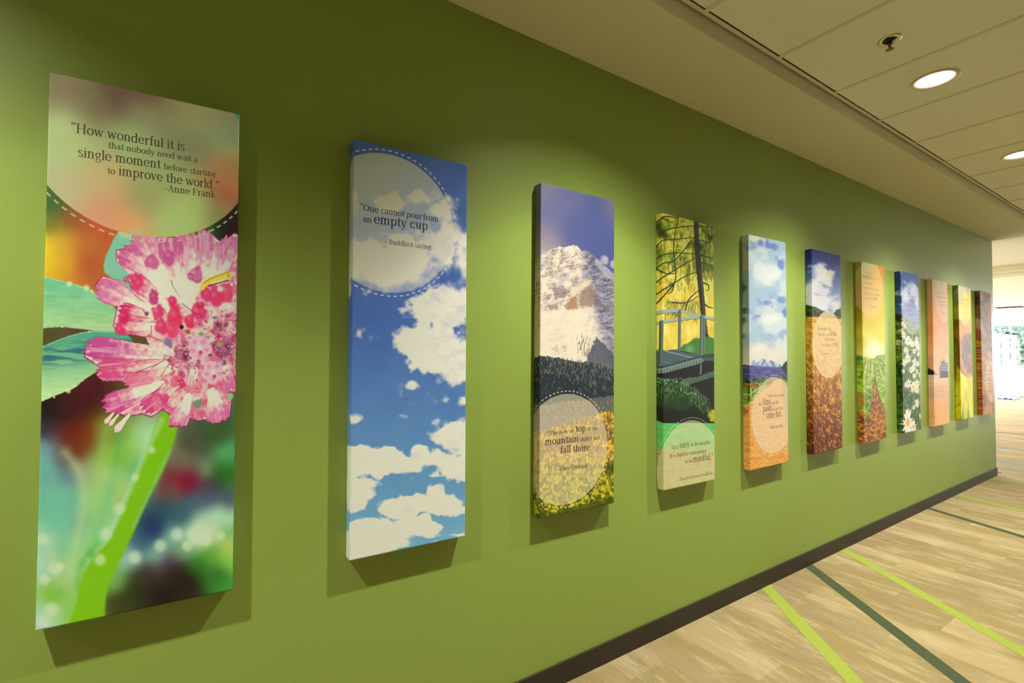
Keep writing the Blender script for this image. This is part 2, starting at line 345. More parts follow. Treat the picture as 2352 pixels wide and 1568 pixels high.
M_leaf = mat('tree_leaves', srgb(30, 58, 50), .6); M_trunk = mat('tree_bark', srgb(110, 95, 80), .9)
def tree(x, y, r, h, label, seed):
    t = empty('tree', (x, y, -.3), label, 'tree', 'trees outside the far windows')
    bm = bmesh.new(); lathe(bm, [(.22, 0), (.16, .6), (.13, h - r), (.05, h)], 12); smooth(obj('trunk', bm, M_trunk, t))
    rr = random.Random(seed); vs_, fs = [], []
    cl = [(rr.gauss(0, .45) * r, rr.gauss(0, .45) * r, h - r * .3 + rr.gauss(0, .38) * r, r * rr.uniform(.28, .5)) for _ in range(26)]
    for k in range(9000):
        cx, cy, cz, cr = rr.choice(cl); v = Vector((rr.gauss(0, 1), rr.gauss(0, 1), rr.gauss(0, 1))).normalized() * cr * rr.uniform(.75, 1.05)
        p = Vector((cx, cy, cz)) + v
        if p.z < .5: continue
        a = Vector((rr.uniform(-1, 1), rr.uniform(-1, 1), rr.uniform(-1, 1))).normalized() * .15; b = a.cross(Vector((rr.uniform(-1, 1), rr.uniform(-1, 1), rr.uniform(-1, 1)))).normalized() * .10
        n = len(vs_); vs_ += [p - a, p + b, p + a, p - b]; fs.append((n, n + 1, n + 2, n + 3))
    me = bpy.data.meshes.new('foliage'); me.from_pydata([tuple(v) for v in vs_], [], fs); me.materials.append(M_leaf); obj('foliage', me, None, t, kind='stuff')
tree(42, 5.0, 2.3, 3.2, 'pale green leafy tree outside the far window, nearest the wall end', 1)
tree(46, .2, 2.0, 3.7, 'leafy tree outside the far windows, hidden from the photo to the right', 2)
# ---------------------------------------------------------------- printed pictures (flat print, painted with numpy)
TBL = np.random.RandomState(7).rand(256, 256).astype(np.float32)

def vnoise(X, Y, sx, sy=None, seed=0):
    sy = sy or sx
    x = X / sx + seed * 17.31 + 1000; y = Y / sy + seed * 9.77 + 1000
    xi = np.floor(x).astype(np.int32); yi = np.floor(y).astype(np.int32)
    fx = (x - xi).astype(np.float32); fy = (y - yi).astype(np.float32)
    fx = fx * fx * (3 - 2 * fx); fy = fy * fy * (3 - 2 * fy)
    x0 = xi & 255; x1 = (xi + 1) & 255; y0 = yi & 255; y1 = (yi + 1) & 255
    a = TBL[y0, x0] * (1 - fx) + TBL[y0, x1] * fx
    b = TBL[y1, x0] * (1 - fx) + TBL[y1, x1] * fx
    return a * (1 - fy) + b * fy

def fbm(X, Y, sx, sy=None, seed=0, o=4):
    sy = sy or sx
    r = 0; a = .5; t = 0
    for i in range(o):
        r = r + a * vnoise(X, Y, sx / 2 ** i, sy / 2 ** i, seed + i * 3); t += a; a *= .5
    return r / t

def sstep(a, b, x):
    t = np.clip((x - a) / (b - a), 0, 1); return t * t * (3 - 2 * t)

def homog(src, dst):
    A = []; B = []
    for (x, y), (u, v) in zip(src, dst):
        A.append([x, y, 1, 0, 0, 0, -u * x, -u * y]); B.append(u)
        A.append([0, 0, 0, x, y, 1, -v * x, -v * y]); B.append(v)
    h = np.linalg.solve(np.array(A, float), np.array(B, float))
    return np.append(h, 1).reshape(3, 3)

def happly(Hm, x, y):
    d = Hm[2, 0] * x + Hm[2, 1] * y + Hm[2, 2]
    return (Hm[0, 0] * x + Hm[0, 1] * y + Hm[0, 2]) / d, (Hm[1, 0] * x + Hm[1, 1] * y + Hm[1, 2]) / d

def spline(pts, n=6, closed=True):
    P = np.array(pts, float)
    N = len(P); out = []
    rng_ = range(N) if closed else range(N - 1)
    for i in rng_:
        if closed: p0, p1, p2, p3 = P[i - 1], P[i], P[(i + 1) % N], P[(i + 2) % N]
        else: p0, p1, p2, p3 = P[max(i - 1, 0)], P[i], P[i + 1], P[min(i + 2, N - 1)]
        for k in range(n):
            t = k / n
            out.append(.5 * ((2 * p1) + (p2 - p0) * t + (2 * p0 - 5 * p1 + 4 * p2 - p3) * t * t + (3 * p1 - p0 - 3 * p2 + p3) * t ** 3))
    if not closed: out.append(P[-1])
    return np.array(out)

def col(c): return np.array(c, np.float32) / 255.

class Tex:
    """a print: every texel knows its place on the sheet (U,V, 0..1 on the face) and in the drawing grid (X,Y)"""
    def __init__(s, corners, mm, W=.4437, H=1.482, D=.047):
        s.W, s.H, s.D = W, H, D
        s.w = int(round((W + 2 * D) / mm)); s.h = int(round((H + 2 * D) / mm)); s.mm = mm
        u = ((np.arange(s.w) + .5) * mm - D) / W; v = ((np.arange(s.h) + .5) * mm - D) / H      # v down from the top edge
        s.U, s.V = np.meshgrid(u.astype(np.float32), v.astype(np.float32))
        s.A = homog([(0, 0), (1, 0), (1, 1), (0, 1)], corners)      # face -> drawing grid
        s.B = np.linalg.inv(s.A)
        s.X, s.Y = happly(s.A, s.U, s.V); s.X = s.X.astype(np.float32); s.Y = s.Y.astype(np.float32)
        s.C = np.zeros((s.h, s.w, 3), np.float32) + .5
        s.fr = (0, 0, 1)
    def frame(s, ox=0, oy=0, sc=1): s.fr = (ox, oy, sc)
    def P(s, pts):
        ox, oy, sc = s.fr
        return np.array([(ox + x / sc, oy + y / sc) for x, y in pts], float)
    def sl(s, P, m):
        x0, y0 = P.min(0) - m; x1, y1 = P.max(0) + m
        us, vs = happly(s.B, np.array([x0, x1, x1, x0, (x0 + x1) / 2, (x0 + x1) / 2]), np.array([y0, y0, y1, y1, y0, y1]))
        i0 = int(np.clip((us.min() * s.W + s.D) / s.mm - 1, 0, s.w)); i1 = int(np.clip((us.max() * s.W + s.D) / s.mm + 2, 0, s.w))
        j0 = int(np.clip((vs.min() * s.H + s.D) / s.mm - 1, 0, s.h)); j1 = int(np.clip((vs.max() * s.H + s.D) / s.mm + 2, 0, s.h))
        return (slice(j0, j1), slice(i0, i1))
    def blend(s, k, m, c, alpha=1.):
        if m.size == 0: return
        m = (m * alpha)[..., None]
        if not (isinstance(c, np.ndarray) and c.ndim == 3): c = col(c)
        s.C[k] = s.C[k] * (1 - m) + c * m
    def field(s, pts, sig=40, k=None, warp=0, wsc=40, asp=1, blur=None):
        """soft colour field through scattered (x, y, colour) samples"""
        k = k or (slice(None), slice(None))
        ox, oy, sc = s.fr
        X = s.X[k][::4, ::4]; Y = s.Y[k][::4, ::4]
        if warp:
            X2 = X + warp * (fbm(X, Y, wsc, seed=3) - .5) * 2; Y2 = Y + warp * (fbm(X, Y, wsc, seed=8) - .5) * 2; X, Y = X2, Y2
        num = np.zeros(X.shape + (3,), np.float32); den = np.zeros(X.shape, np.float32) + 1e-12
        for x, y, c in pts:
            x = ox + x / sc; y = oy + y / sc
            d2 = ((X - x) / asp) ** 2 + (Y - y) ** 2
            w = 1. / (d2 / sig ** 2 + .05) ** 2.2
            num += w[..., None] * col(c); den += w
        lo = num / den[..., None]
        nb = max(1, int(sig * .16)) if blur is None else blur
        for _ in range(3):                                          # box blurs melt the patches together
            for ax in (0, 1):
                cs = np.cumsum(np.pad(lo, [(nb + 1, nb) if a == ax else (0, 0) for a in range(3)], mode='edge'), axis=ax)
                lo = (cs[2 * nb + 1:] - cs[:-2 * nb - 1] if ax == 0 else cs[:, 2 * nb + 1:] - cs[:, :-2 * nb - 1]) / (2 * nb + 1)
        sh = s.X[k].shape                                           # bilinear up
        jy = np.clip(np.arange(sh[0]) / 4., 0, lo.shape[0] - 1.001); jx = np.clip(np.arange(sh[1]) / 4., 0, lo.shape[1] - 1.001)
        y0 = jy.astype(int); x0 = jx.astype(int); fy = (jy - y0)[:, None, None]; fx = (jx - x0)[None, :, None]
        y1 = np.minimum(y0 + 1, lo.shape[0] - 1); x1 = np.minimum(x0 + 1, lo.shape[1] - 1)
        a = lo[y0][:, x0] * (1 - fx) + lo[y0][:, x1] * fx; b = lo[y1][:, x0] * (1 - fx) + lo[y1][:, x1] * fx
        return (a * (1 - fy) + b * fy).astype(np.float32)
    def sdist(s, k, P, closed=True):
        X = s.X[k]; Y = s.Y[k]
        d = np.full(X.shape, 1e9, np.float32); ins = np.zeros(X.shape, bool)
        n = len(P)
        for i in range(n if closed else n - 1):
            ax, ay = P[i]; bx, by = P[(i + 1) % n]
            ex, ey = bx - ax, by - ay; L = ex * ex + ey * ey + 1e-9
            t = np.clip(((X - ax) * ex + (Y - ay) * ey) / L, 0, 1)
            d = np.minimum(d, (X - ax - t * ex) ** 2 + (Y - ay - t * ey) ** 2)
            if closed and ay != by:
                c = (ay > Y) != (by > Y)
                ins ^= c & (X < ex * (Y - ay) / ey + ax)
        d = np.sqrt(d)
        return np.where(ins, -d, d) if closed else d
    def poly(s, pts, c, soft=.6, alpha=1., smooth=0, rough=0, rs=6, ry=None, seed=0, tex=None):
        P = s.P(pts)
        if smooth: P = spline(P, smooth)
        k = s.sl(P, soft + abs(rough) + 1)
        if s.X[k].size == 0: return
        d = s.sdist(k, P)
        if rough: d = d + rough * (fbm(s.X[k], s.Y[k], rs, ry or rs, seed) - .5) * 2
        m = sstep(soft, -soft, d)
        cc = tex(s.X[k], s.Y[k]) if tex else c
        s.blend(k, m, cc, alpha)
        return k, m, d
    def line(s, pts, w, c, soft=.5, alpha=1., smooth=0, w2=None):
        P = s.P(pts); w = w / s.fr[2]; w2 = w if w2 is None else w2 / s.fr[2]
        if smooth: P = spline(P, smooth, False)
        k = s.sl(P, max(w, w2) + soft + 1)
        X = s.X[k]; Y = s.Y[k]
        if X.size == 0: return
        d = np.full(X.shape, 1e9, np.float32); n = len(P) - 1
        for i in range(n):
            ax, ay = P[i]; ex, ey = P[i + 1] - P[i]; L = ex * ex + ey * ey + 1e-9
            t = np.clip(((X - ax) * ex + (Y - ay) * ey) / L, 0, 1)
            ww = w + (w2 - w) * (i + t) / n
            d = np.minimum(d, np.hypot(X - ax - t * ex, Y - ay - t * ey) - ww / 2)
        s.blend(k, sstep(soft, -soft, d), c, alpha)
    def blob(s, x, y, r, c, alpha=1., soft=.5, ry=None):
        """round patch; soft = share of the radius that fades"""
        (x, y), = s.P([(x, y)]); r = r / s.fr[2]; ry = r if ry is None else ry / s.fr[2]
        k = s.sl(np.array([(x - r, y - ry), (x + r, y + ry)]), 1)
        if s.X[k].size == 0: return
        d = np.hypot((s.X[k] - x) / r, (s.Y[k] - y) / ry)
        s.blend(k, sstep(1, 1 - soft, d), c, alpha)
    def clouds(s, bl, n=22, amp=.9, lo=.45, hi=.75, c=(238, 230, 218), shade=(200, 200, 212), seed=1, k=None, ny=None, alpha=1., st=1.):
        """bl: (x, y, rx, ry, strength) puffs broken up by fractal noise"""
        ox, oy, sc = s.fr
        X, Y = s.X, s.Y
        f = np.zeros(X.shape, np.float32)
        for x, y, rx, ry, g in bl:
            x = ox + x / sc; y = oy + y / sc; rx = rx / sc; ry = ry / sc
            f = np.maximum(f, g * np.exp(-(((X - x) / rx) ** 2 + ((Y - y) / ry) ** 2) * .8))
        nz = fbm(X, Y, n, ny or n, seed, 5)
        g = f * (1 - amp * .5) + amp * (nz - .5) * np.clip(f * 2.2, 0, 1) + f * .25
        m = sstep(lo, hi, g)
        sh = sstep(.35, .75, fbm(X + n * .3, Y - n * .5, n * 1.3, ny, seed + 5, 4))[..., None] * st
        cc = col(c) * (1 - .45 * sh) + col(shade) * .45 * sh
        s.blend((slice(None), slice(None)), m, cc.astype(np.float32), alpha)
    def quote_circle(s, cx, cy, r, tint=(225, 215, 200), a=.5, dash=True, dc=(225, 222, 215), da=.85, gap=.012, nd=None, rim=.05, dw=.0048, field=None):
        """see-through disc with a ring of stitches; centre and radius in metres on the sheet"""
        D = np.hypot(s.U * s.W - cx, s.V * s.H - cy)
        k = (slice(None), slice(None))
        m = sstep(.0012, -.0012, D - r)
        if field is not None: s.blend(k, m, field)
        else: s.blend(k, m, tint, a)
        if dash:
            rr = r + gap
            th = np.arctan2(s.V * s.H - cy, s.U * s.W - cx)
            n = nd or int(2 * math.pi * rr / .0225)
            ph = np.abs(((th / (2 * math.pi) * n) % 1) - .5) * (2 * math.pi * rr / n)
            dd = np.maximum(np.abs(D - rr) - dw / 2, ph - .0062)
            s.blend(k, sstep(.0008, -.0008, dd), dc, da)
    def text(s, st, p0, p1, xh, c=(60, 52, 45), T=.21, t=.075, it=0., alpha=.92, soft=None):
        """one run of serif lettering from p0 to p1 (baseline ends, drawing grid); xh = x-height in metres"""
        (x0, y0), (x1, y1) = s.P([p0, p1])
        u0, v0 = happly(s.B, x0, y0); u1, v1 = happly(s.B, x1, y1)
        a = np.array([u0 * s.W, v0 * s.H]); b = np.array([u1 * s.W, v1 * s.H])
        s.text_m(st, a, b, xh, c, T, t, it, alpha, soft)
    def text_m(s, st, a, b, xh, c=(60, 52, 45), T=.21, t=.075, it=0., alpha=.92, soft=None):
        tot = sum(GW.get(ch, .9) for ch in st)
        ax = (b - a) / tot; ay = np.array([0, -xh])
        soft = soft or s.mm * .6
        hx = np.hypot(*ax)
        pos = 0.
        for ch in st:
            g = GLYPH.get(ch)
            if g:
                segs = []
                for pl, wt in g:
                    pl = np.array(pl, float)
                    q = a + np.outer(pl[:, 0] + pos + it * pl[:, 1], ax) + np.outer(pl[:, 1], ay)
                    segs.append((q, wt))
                allp = np.vstack([q for q, _ in segs])
                m = max(T * hx, t * xh) + 2 * s.mm
                i0 = max(0, int((allp[:, 0].min() - m + s.D) / s.mm)); i1 = min(s.w, int((allp[:, 0].max() + m + s.D) / s.mm) + 1)
                j0 = max(0, int((allp[:, 1].min() - m + s.D) / s.mm)); j1 = min(s.h, int((allp[:, 1].max() + m + s.D) / s.mm) + 1)
                if i1 > i0 and j1 > j0:
                    k = (slice(j0, j1), slice(i0, i1))
                    X = s.U[k] * s.W; Y = s.V[k] * s.H
                    best = np.full(X.shape, 1e9, np.float32)
                    for q, wt in segs:
                        TT = T * hx * wt / 2; tt = t * xh / 2
                        if wt < .6: TT = max(tt, T * hx * wt / 2)
                        ky = TT / tt
                        for i in range(len(q) - 1):
                            px, py = q[i]; ex, ey = q[i + 1] - q[i]; eyk = ey * ky; L = ex * ex + eyk * eyk + 1e-15
                            tp = np.clip(((X - px) * ex + (Y - py) * ky * eyk) / L, 0, 1)
                            d = np.hypot(X - px - tp * ex, (Y - py) * ky - tp * eyk) - TT
                            dv = np.where(np.abs(eyk) > np.abs(ex), d, d / ky)
                            best = np.minimum(best, dv)
                    s.blend(k, sstep(soft, -soft, best), c, alpha)
            pos += GW.get(ch, .9)

# serif lettering as pen strokes; x-height 1, cap height 1.42, stems fat, hairlines thin
def _arc(cx, cy, rx, ry, a0, a1, n=12):
    return [(cx + rx * math.cos(math.radians(a0 + (a1 - a0) * i / n)), cy + ry * math.sin(math.radians(a0 + (a1 - a0) * i / n))) for i in range(n + 1)]
def _st(x, y0, y1, b=1, t=1, w=1):
    r = [([(x, y0), (x, y1)], w)]
    if b: r.append(([(x - .2, y0), (x + .2, y0)], .3))
    if t == 1: r.append(([(x - .2, y1 - .04), (x, y1)], .4))
    if t == 2: r.append(([(x - .2, y1), (x + .2, y1)], .3))
    return r
def _n(x0, x1): return [(_arc((x0 + x1) / 2, .66, (x1 - x0) / 2, .36, 180, 0, 10) + [(x1, 0)], 1), ([(x1 - .2, 0), (x1 + .2, 0)], .3)]
H_ = 1.42; A_ = 1.5
GLYPH = {
 'a': [(_arc(.42, .72, .24, .3, 165, 0, 8) + [(.66, .14), (.74, .02), (.86, .06)], .9), (_arc(.4, .28, .26, .28, 60, 320, 12), .9), ([(.5, .56), (.66, .62)], .4)],
 'b': _st(.25, 0, A_, 0) + [(_arc(.55, .5, .36, .5, 150, -150, 14), 1)],
 'c': [(_arc(.5, .5, .37, .5, 45, 320, 14), 1), ([(.75, .8), (.76, .84)], 1)],
 'd': _st(.78, 0, A_, 0) + [([(.78, 0), (.98, .03)], .4), (_arc(.46, .5, .36, .5, 30, 330, 14), 1)],
 'e': [(_arc(.48, .5, .36, .5, 0, 320, 16), 1), ([(.14, .52), (.84, .52)], .3)],
 'f': [([(.3, 0), (.3, 1.2)] + _arc(.52, 1.22, .22, .28, 180, 50, 6), 1), ([(.1, 0), (.54, 0)], .3), ([(.08, .97), (.58, .97)], .3)],
 'g': [(_arc(.42, .62, .28, .36, 0, 360, 14), .9), ([(.64, .9), (.82, 1.02)], .5), ([(.3, .28), (.2, .12), (.32, .02), (.68, -.04), (.82, -.2)] , .7), (_arc(.48, -.24, .34, .22, 20, -190, 10), .5), ([(.16, -.2), (.3, .0)], .3)],
 'h': _st(.25, 0, A_) + _n(.25, .8),
 'i': _st(.25, 0, 1) + [([(.24, 1.36), (.26, 1.36)], 1.1), ([(.24, 1.32), (.26, 1.4)], 1.1)],
 'j': [([(.3, 1), (.3, -.25), (.16, -.42), (0, -.38)], 1), ([(.1, .96), (.3, 1)], .4), ([(.29, 1.32), (.31, 1.4)], 1.1)],
 'k': _st(.25, 0, A_) + [([(.28, .42), (.75, .97)], .4), ([(.42, .58), (.82, 0)], .9), ([(.6, .98), (.92, .98)], .3), ([(.64, 0), (.98, 0)], .3)],
 'l': _st(.25, 0, A_),
 'm': _st(.25, 0, 1) + _n(.25, .78) + _n(.78, 1.31),
 'n': _st(.25, 0, 1) + _n(.25, .8),
 'o': [(_arc(.5, .5, .38, .5, 0, 360, 18), 1)],
 'p': _st(.25, -.5, 1) + [(_arc(.55, .5, .36, .5, 150, -150, 14), 1)],
 'q': _st(.78, -.5, 1) + [(_arc(.46, .5, .36, .5, 30, 330, 14), 1)],
 'r': _st(.25, 0, 1) + [([(.27, .6), (.4, .92), (.56, 1.0), (.64, .88)], .7)],
 's': [(_arc(.38, .74, .24, .25, 35, 200, 8) + [(.3, .58), (.55, .42)] + _arc(.4, .26, .25, .26, 25, -155, 8), .85)],
 't': [([(.3, 1.3), (.3, .18), (.42, .0), (.6, .08)], 1), ([(.06, .97), (.58, .97)], .3)],
 'u': [([(.24, 1), (.24, .3)] + _arc(.48, .3, .24, .3, 180, 330, 8) + [(.78, .3)], 1), ([(.78, 1), (.78, 0), (.98, .02)], 1), ([(.06, .98), (.24, 1)], .4), ([(.6, .98), (.78, 1)], .4)],
 'v': [([(.15, .98), (.46, .03)], 1), ([(.46, .03), (.78, .98)], .45), ([(0, .98), (.34, .98)], .3), ([(.64, .98), (.92, .98)], .3)],
 'w': [([(.15, .98), (.42, .03)], 1), ([(.42, .03), (.7, .98)], .45), ([(.66, .98), (.94, .03)], 1), ([(.94, .03), (1.22, .98)], .45), ([(0, .98), (.34, .98)], .3), ([(1.06, .98), (1.36, .98)], .3)],
 'x': [([(.15, .98), (.76, 0)], 1), ([(.12, 0), (.74, .98)], .4), ([(0, .98), (.3, .98)], .3), ([(.6, 0), (.9, 0)], .3), ([(0, 0), (.28, 0)], .3), ([(.6, .98), (.88, .98)], .3)],
 'y': [([(.15, .98), (.48, .03)], 1), ([(.8, .98), (.42, -.2), (.26, -.46), (.1, -.42)], .5), ([(0, .98), (.34, .98)], .3), ([(.64, .98), (.94, .98)], .3)],
 'z': [([(.15, .96), (.72, .96)], .4), ([(.7, .96), (.14, .03)], .8), ([(.14, .03), (.74, .03)], .4)],
 'A': [([(.1, 0), (.55, H_)], .4), ([(.55, H_), (1.02, 0)], 1), ([(.26, .48), (.86, .48)], .3), ([(0, 0), (.28, 0)], .3), ([(.82, 0), (1.18, 0)], .3)],
 'B': _st(.28, 0, H_, 1, 2) + [(_arc(.5, 1.08, .36, .34, 90, -90, 8), .9), (_arc(.52, .37, .42, .37, 90, -90, 8), 1), ([(.28, H_), (.5, H_)], .3), ([(.28, .74), (.5, .74)], .3), ([(.28, 0), (.5, 0)], .3)],
 'F': _st(.28, 0, H_, 1, 2) + [([(.28, H_), (.9, H_), (.92, 1.1)], .3), ([(.28, .74), (.68, .74)], .3), ([(.68, .9), (.68, .58)], .3)],
 'G': [(_arc(.68, .71, .52, .71, 45, 330, 18), 1), ([(1.14, .62), (1.14, .1)], 1), ([(.9, .64), (1.3, .64)], .3)],
 'H': _st(.3, 0, H_, 1, 2) + _st(1.16, 0, H_, 1, 2) + [([(.3, .74), (1.16, .74)], .3)],
 'I': _st(.3, 0, H_, 1, 2),
 'J': [([(.5, H_), (.5, .2), (.36, -.05), (.14, .0)], 1), ([(.28, H_), (.72, H_)], .3)],
 'L': _st(.28, 0, H_, 1, 2) + [([(.28, 0), (.88, 0), (.92, .34)], .3)],
 'O': [(_arc(.68, .71, .54, .71, 0, 360, 22), 1)],
 'P': _st(.28, 0, H_, 1, 2) + [(_arc(.5, 1.05, .4, .37, 90, -90, 8), 1), ([(.28, H_), (.5, H_)], .3), ([(.28, .68), (.5, .68)], .3)],
 'T': _st(.56, 0, H_, 1, 0) + [([(.06, 1.1), (.08, H_), (1.04, H_), (1.06, 1.1)], .3)],
 'V': [([(.15, H_), (.6, .03)], 1), ([(.6, .03), (1.06, H_)], .4), ([(0, H_), (.36, H_)], .3), ([(.9, H_), (1.2, H_)], .3)],
 '.': [([(.2, .06), (.24, .06)], 1), ([(.22, .03), (.22, .1)], 1)],
 ',': [([(.22, .08), (.24, -.02), (.14, -.22)], .8)],
 '-': [([(.12, .48), (.52, .48)], .5), ([(.12, .52), (.52, .52)], .5)],
 "'": [([(.2, 1.46), (.22, 1.36), (.12, 1.14)], .8)],
 '<': [([(.24, 1.18), (.22, 1.28), (.32, 1.5)], .8), ([(.58, 1.18), (.56, 1.28), (.66, 1.5)], .8)],
 '>': [([(.22, 1.46), (.24, 1.36), (.14, 1.14)], .8), ([(.56, 1.46), (.58, 1.36), (.48, 1.14)], .8)],
}
GW = dict(a=.92, b=1.06, c=.96, d=1.06, e=.96, f=.64, g=.92, h=1.1, i=.5, j=.5, k=1.04, l=.5, m=1.62, n=1.1, o=1.0, p=1.06, q=1.06, r=.74, s=.78, t=.66, u=1.08, v=.94, w=1.38, x=.94, y=.96, z=.86,
          A=1.2, B=1.14, F=1.06, G=1.4, H=1.48, I=.62, J=.8, L=1.04, O=1.38, P=1.06, T=1.14, V=1.2)
GW.update({' ': .5, '.': .46, ',': .44, '-': .66, "'": .36, '<': .78, '>': .74})
FULL = (slice(None), slice(None))

def streaks(t, n, box, L, ang, w, cols, seed, soft=.4, alpha=1., jit=.3, fade=None):
    """n short strokes scattered over a box"""
    r = random.Random(seed)
    for i in range(n):
        x = r.uniform(box[0], box[2]); y = r.uniform(box[1], box[3])
        if fade and r.random() > fade(x, y): continue
        a = math.radians(ang + r.uniform(-jit, jit) * 90); l = L * r.uniform(.5, 1.3)
        t.line([(x, y), (x + l * math.cos(a), y + l * math.sin(a))], w * r.uniform(.6, 1.3), r.choice(cols), soft, alpha, w2=w * .4)

def art_flower(t):
    P = [(110,460,(60,105,45)),(105,520,(120,130,40)),(103,590,(240,205,30)),(100,560,(240,212,45)),(130,560,(220,175,50)),(170,490,(150,85,45)),(220,500,(195,85,50)),(200,560,(195,115,45)),(190,600,(185,88,45)),(250,540,(195,92,50)),
         (500,500,(35,45,30)),(530,520,(40,25,32)),(470,510,(50,115,40)),(400,520,(90,150,60)),(330,520,(190,110,60)),(150,600,(225,170,40)),(550,270,(80,175,160)),
         (120,780,(80,80,42)),(180,770,(90,68,50)),(110,940,(28,14,15)),(160,930,(62,18,24)),(200,900,(75,15,25)),(240,880,(80,25,30)),(280,880,(80,85,30)),(170,990,(110,32,20)),(160,1040,(115,52,20)),
         (215,1000,(125,62,20)),(250,990,(115,130,30)),(100,975,(55,45,70)),(110,1040,(112,152,175)),(90,1100,(112,192,172)),(140,1090,(100,130,155)),(190,1075,(150,160,130)),(260,1040,(135,190,55)),(300,1020,(150,205,110)),
         (250,1100,(172,210,130)),(230,1150,(155,210,140)),(120,1180,(112,198,162)),(180,1200,(125,185,155)),(150,1140,(112,190,168)),(240,1220,(150,218,150)),(280,1120,(165,205,120)),(320,1080,(110,195,130)),(340,1010,(172,225,180)),
         (450,1020,(75,82,65)),(420,1060,(115,108,88)),(500,1000,(60,92,50)),(520,1040,(80,170,105)),(470,1080,(105,145,105)),(400,1112,(110,95,78)),(395,1104,(120,40,60)),(415,1102,(145,12,50)),(440,1094,(125,20,60)),(480,1105,(70,60,70)),(520,1082,(50,120,40)),(500,1095,(45,95,40)),
         (520,1145,(75,95,120)),(440,1152,(65,100,125)),(370,1180,(45,82,108)),(350,1212,(32,52,105)),(420,1188,(60,100,115)),(325,1242,(55,95,125)),(480,1135,(80,85,115)),
         (500,1180,(172,225,190)),(530,1190,(172,218,180)),(450,1210,(188,224,192)),(400,1230,(130,188,172)),(450,1232,(200,232,200)),(480,1222,(208,222,192)),(300,1282,(150,198,192)),(360,1272,(130,182,172)),(420,1262,(118,172,130)),
         (520,1250,(175,205,110)),(480,1270,(90,165,50)),(530,1290,(135,200,80)),(450,1300,(45,112,38)),(500,1320,(45,115,40)),(520,1345,(60,150,60)),(530,1220,(120,190,120)),
         (400,1310,(42,28,24)),(340,1342,(48,42,30)),(430,1340,(38,24,20)),(300,1352,(48,60,30)),(280,1382,(60,66,30)),(370,1370,(32,22,20)),(330,1312,(62,50,45)),(385,1288,(85,62,85)),(260,1330,(120,180,90)),
         (100,1250,(162,212,185)),(90,1300,(172,218,205)),(130,1300,(168,212,150)),(90,1430,(178,218,210)),(120,1400,(172,218,160)),(122,1362,(130,195,75)),(150,1320,(168,208,140)),(160,1405,(140,205,90)),(170,1270,(150,210,140)),(200,1240,(150,210,140))]
    t.frame(); t.C[:] = t.field(P, 22, warp=9, wsc=30, blur=4)
    t.C += (.05 * (fbm(t.X, t.Y, 26, 40, 5, 3)[..., None] - .5)).astype(np.float32)
    for x, y, c in ((110, 1090, (90, 150, 165)), (150, 1050, (95, 110, 140)), (350, 1205, (30, 50, 100)), (480, 1148, (70, 85, 120)), (400, 1175, (50, 90, 115))):
        t.blob(x, y, 40, c, .35, 1.)
    # leaves
    t.frame(60, 480, 2.8)
    def leafA(X, Y):
        yy = ((Y - 480) * 2.8 - 430) / 330; n = fbm(X, Y, 30, 8, 4)
        return np.stack([(.42 + .26 * yy + .16 * (n - .5)), (.78 + .07 * yy + .1 * (n - .5)), (.60 + .0 * yy + .14 * (n - .5))], -1).astype(np.float32)
    def leafB(X, Y):
        yy = np.clip(((Y - 480) * 2.8 - 790 - .12 * (600 - (X - 60) * 2.8)) / 330, -.2, 1.2); n = fbm(X, Y, 34, 5, 9)
        dk = np.exp(-((yy - .28) / .22) ** 2) * sstep(.3, .7, n) * .9
        a = np.stack([.36 + .38 * yy, .70 + .2 * yy, .56 + .08 * yy], -1)
        return (a * (1 - dk[..., None]) + col((35, 92, 120)) * dk[..., None] + .08 * (n[..., None] - .5)).astype(np.float32)
    t.poly([(60,428),(105,430),(250,462),(400,505),(520,590),(620,680),(640,790),(400,768),(240,752),(60,735)], 0, 1.5, smooth=5, rough=2, rs=5, tex=leafA)
    t.poly([(40,905),(90,890),(250,820),(400,780),(600,780),(680,850),(560,980),(400,1070),(300,1150),(200,1190),(85,1240),(30,1260)], 0, 1.5, smooth=5, rough=2, rs=5, tex=leafB)
    t.poly([(580,150),(650,90),(780,70),(805,160),(700,200),(650,300),(710,480),(690,540),(600,470),(505,400),(495,330),(540,220)], (132,200,168), 2.5, smooth=5, rough=3, rs=9)
    t.poly([(590,140),(650,90),(780,70),(800,150),(700,180),(620,170)], (185,216,175), 4, smooth=5, alpha=.8)
    for x, y, r in ((275,475,26),(385,500,30),(420,520,16),(150,1190,14),(270,1165,22),(310,1130,14),(180,1205,12),(230,752,12),(400,780,10)): t.blob(x, y, r, (222,235,200), .8, .7)
    t.line([(100,432),(250,466),(400,512),(560,620)], 7, (200,230,170), 1.2, .6, smooth=5)
    t.line([(90,888),(250,822),(400,782),(580,782)], 7, (190,225,170), 1.2, .6, smooth=5)
    t.line([(240,752),(400,766),(560,772)], 6, (175,215,190), 1.2, .6, smooth=5)
    # stem and water drops, out of focus
    t.frame(60, 960, 2.5786)
    t.line([(60,200),(140,320),(200,520),(230,760)], 90, (118,198,170), 26, .55, smooth=4)
    t.line([(230,200),(320,330),(340,500),(300,720),(260,900)], 46, (182,216,160), 16, .6, smooth=4)
    t.line([(470,60),(430,260),(400,480),(420,640)], 90, (158,214,120), 26, .55, smooth=4)
    t.line([(560,60),(520,300),(470,520),(400,760)], 40, (96,190,130), 16, .45, smooth=4)
    t.line([(300,1000),(330,850),(420,740)], 30, (110,196,70), 10, .6, smooth=4)
    t.poly([(800,-40),(700,200),(600,450),(500,700),(400,820),(320,960),(300,1080),(262,1240),(440,1240),(470,1060),(500,950),(620,700),(720,470),(830,250),(905,-40)], (126,194,22), 5, smooth=4)
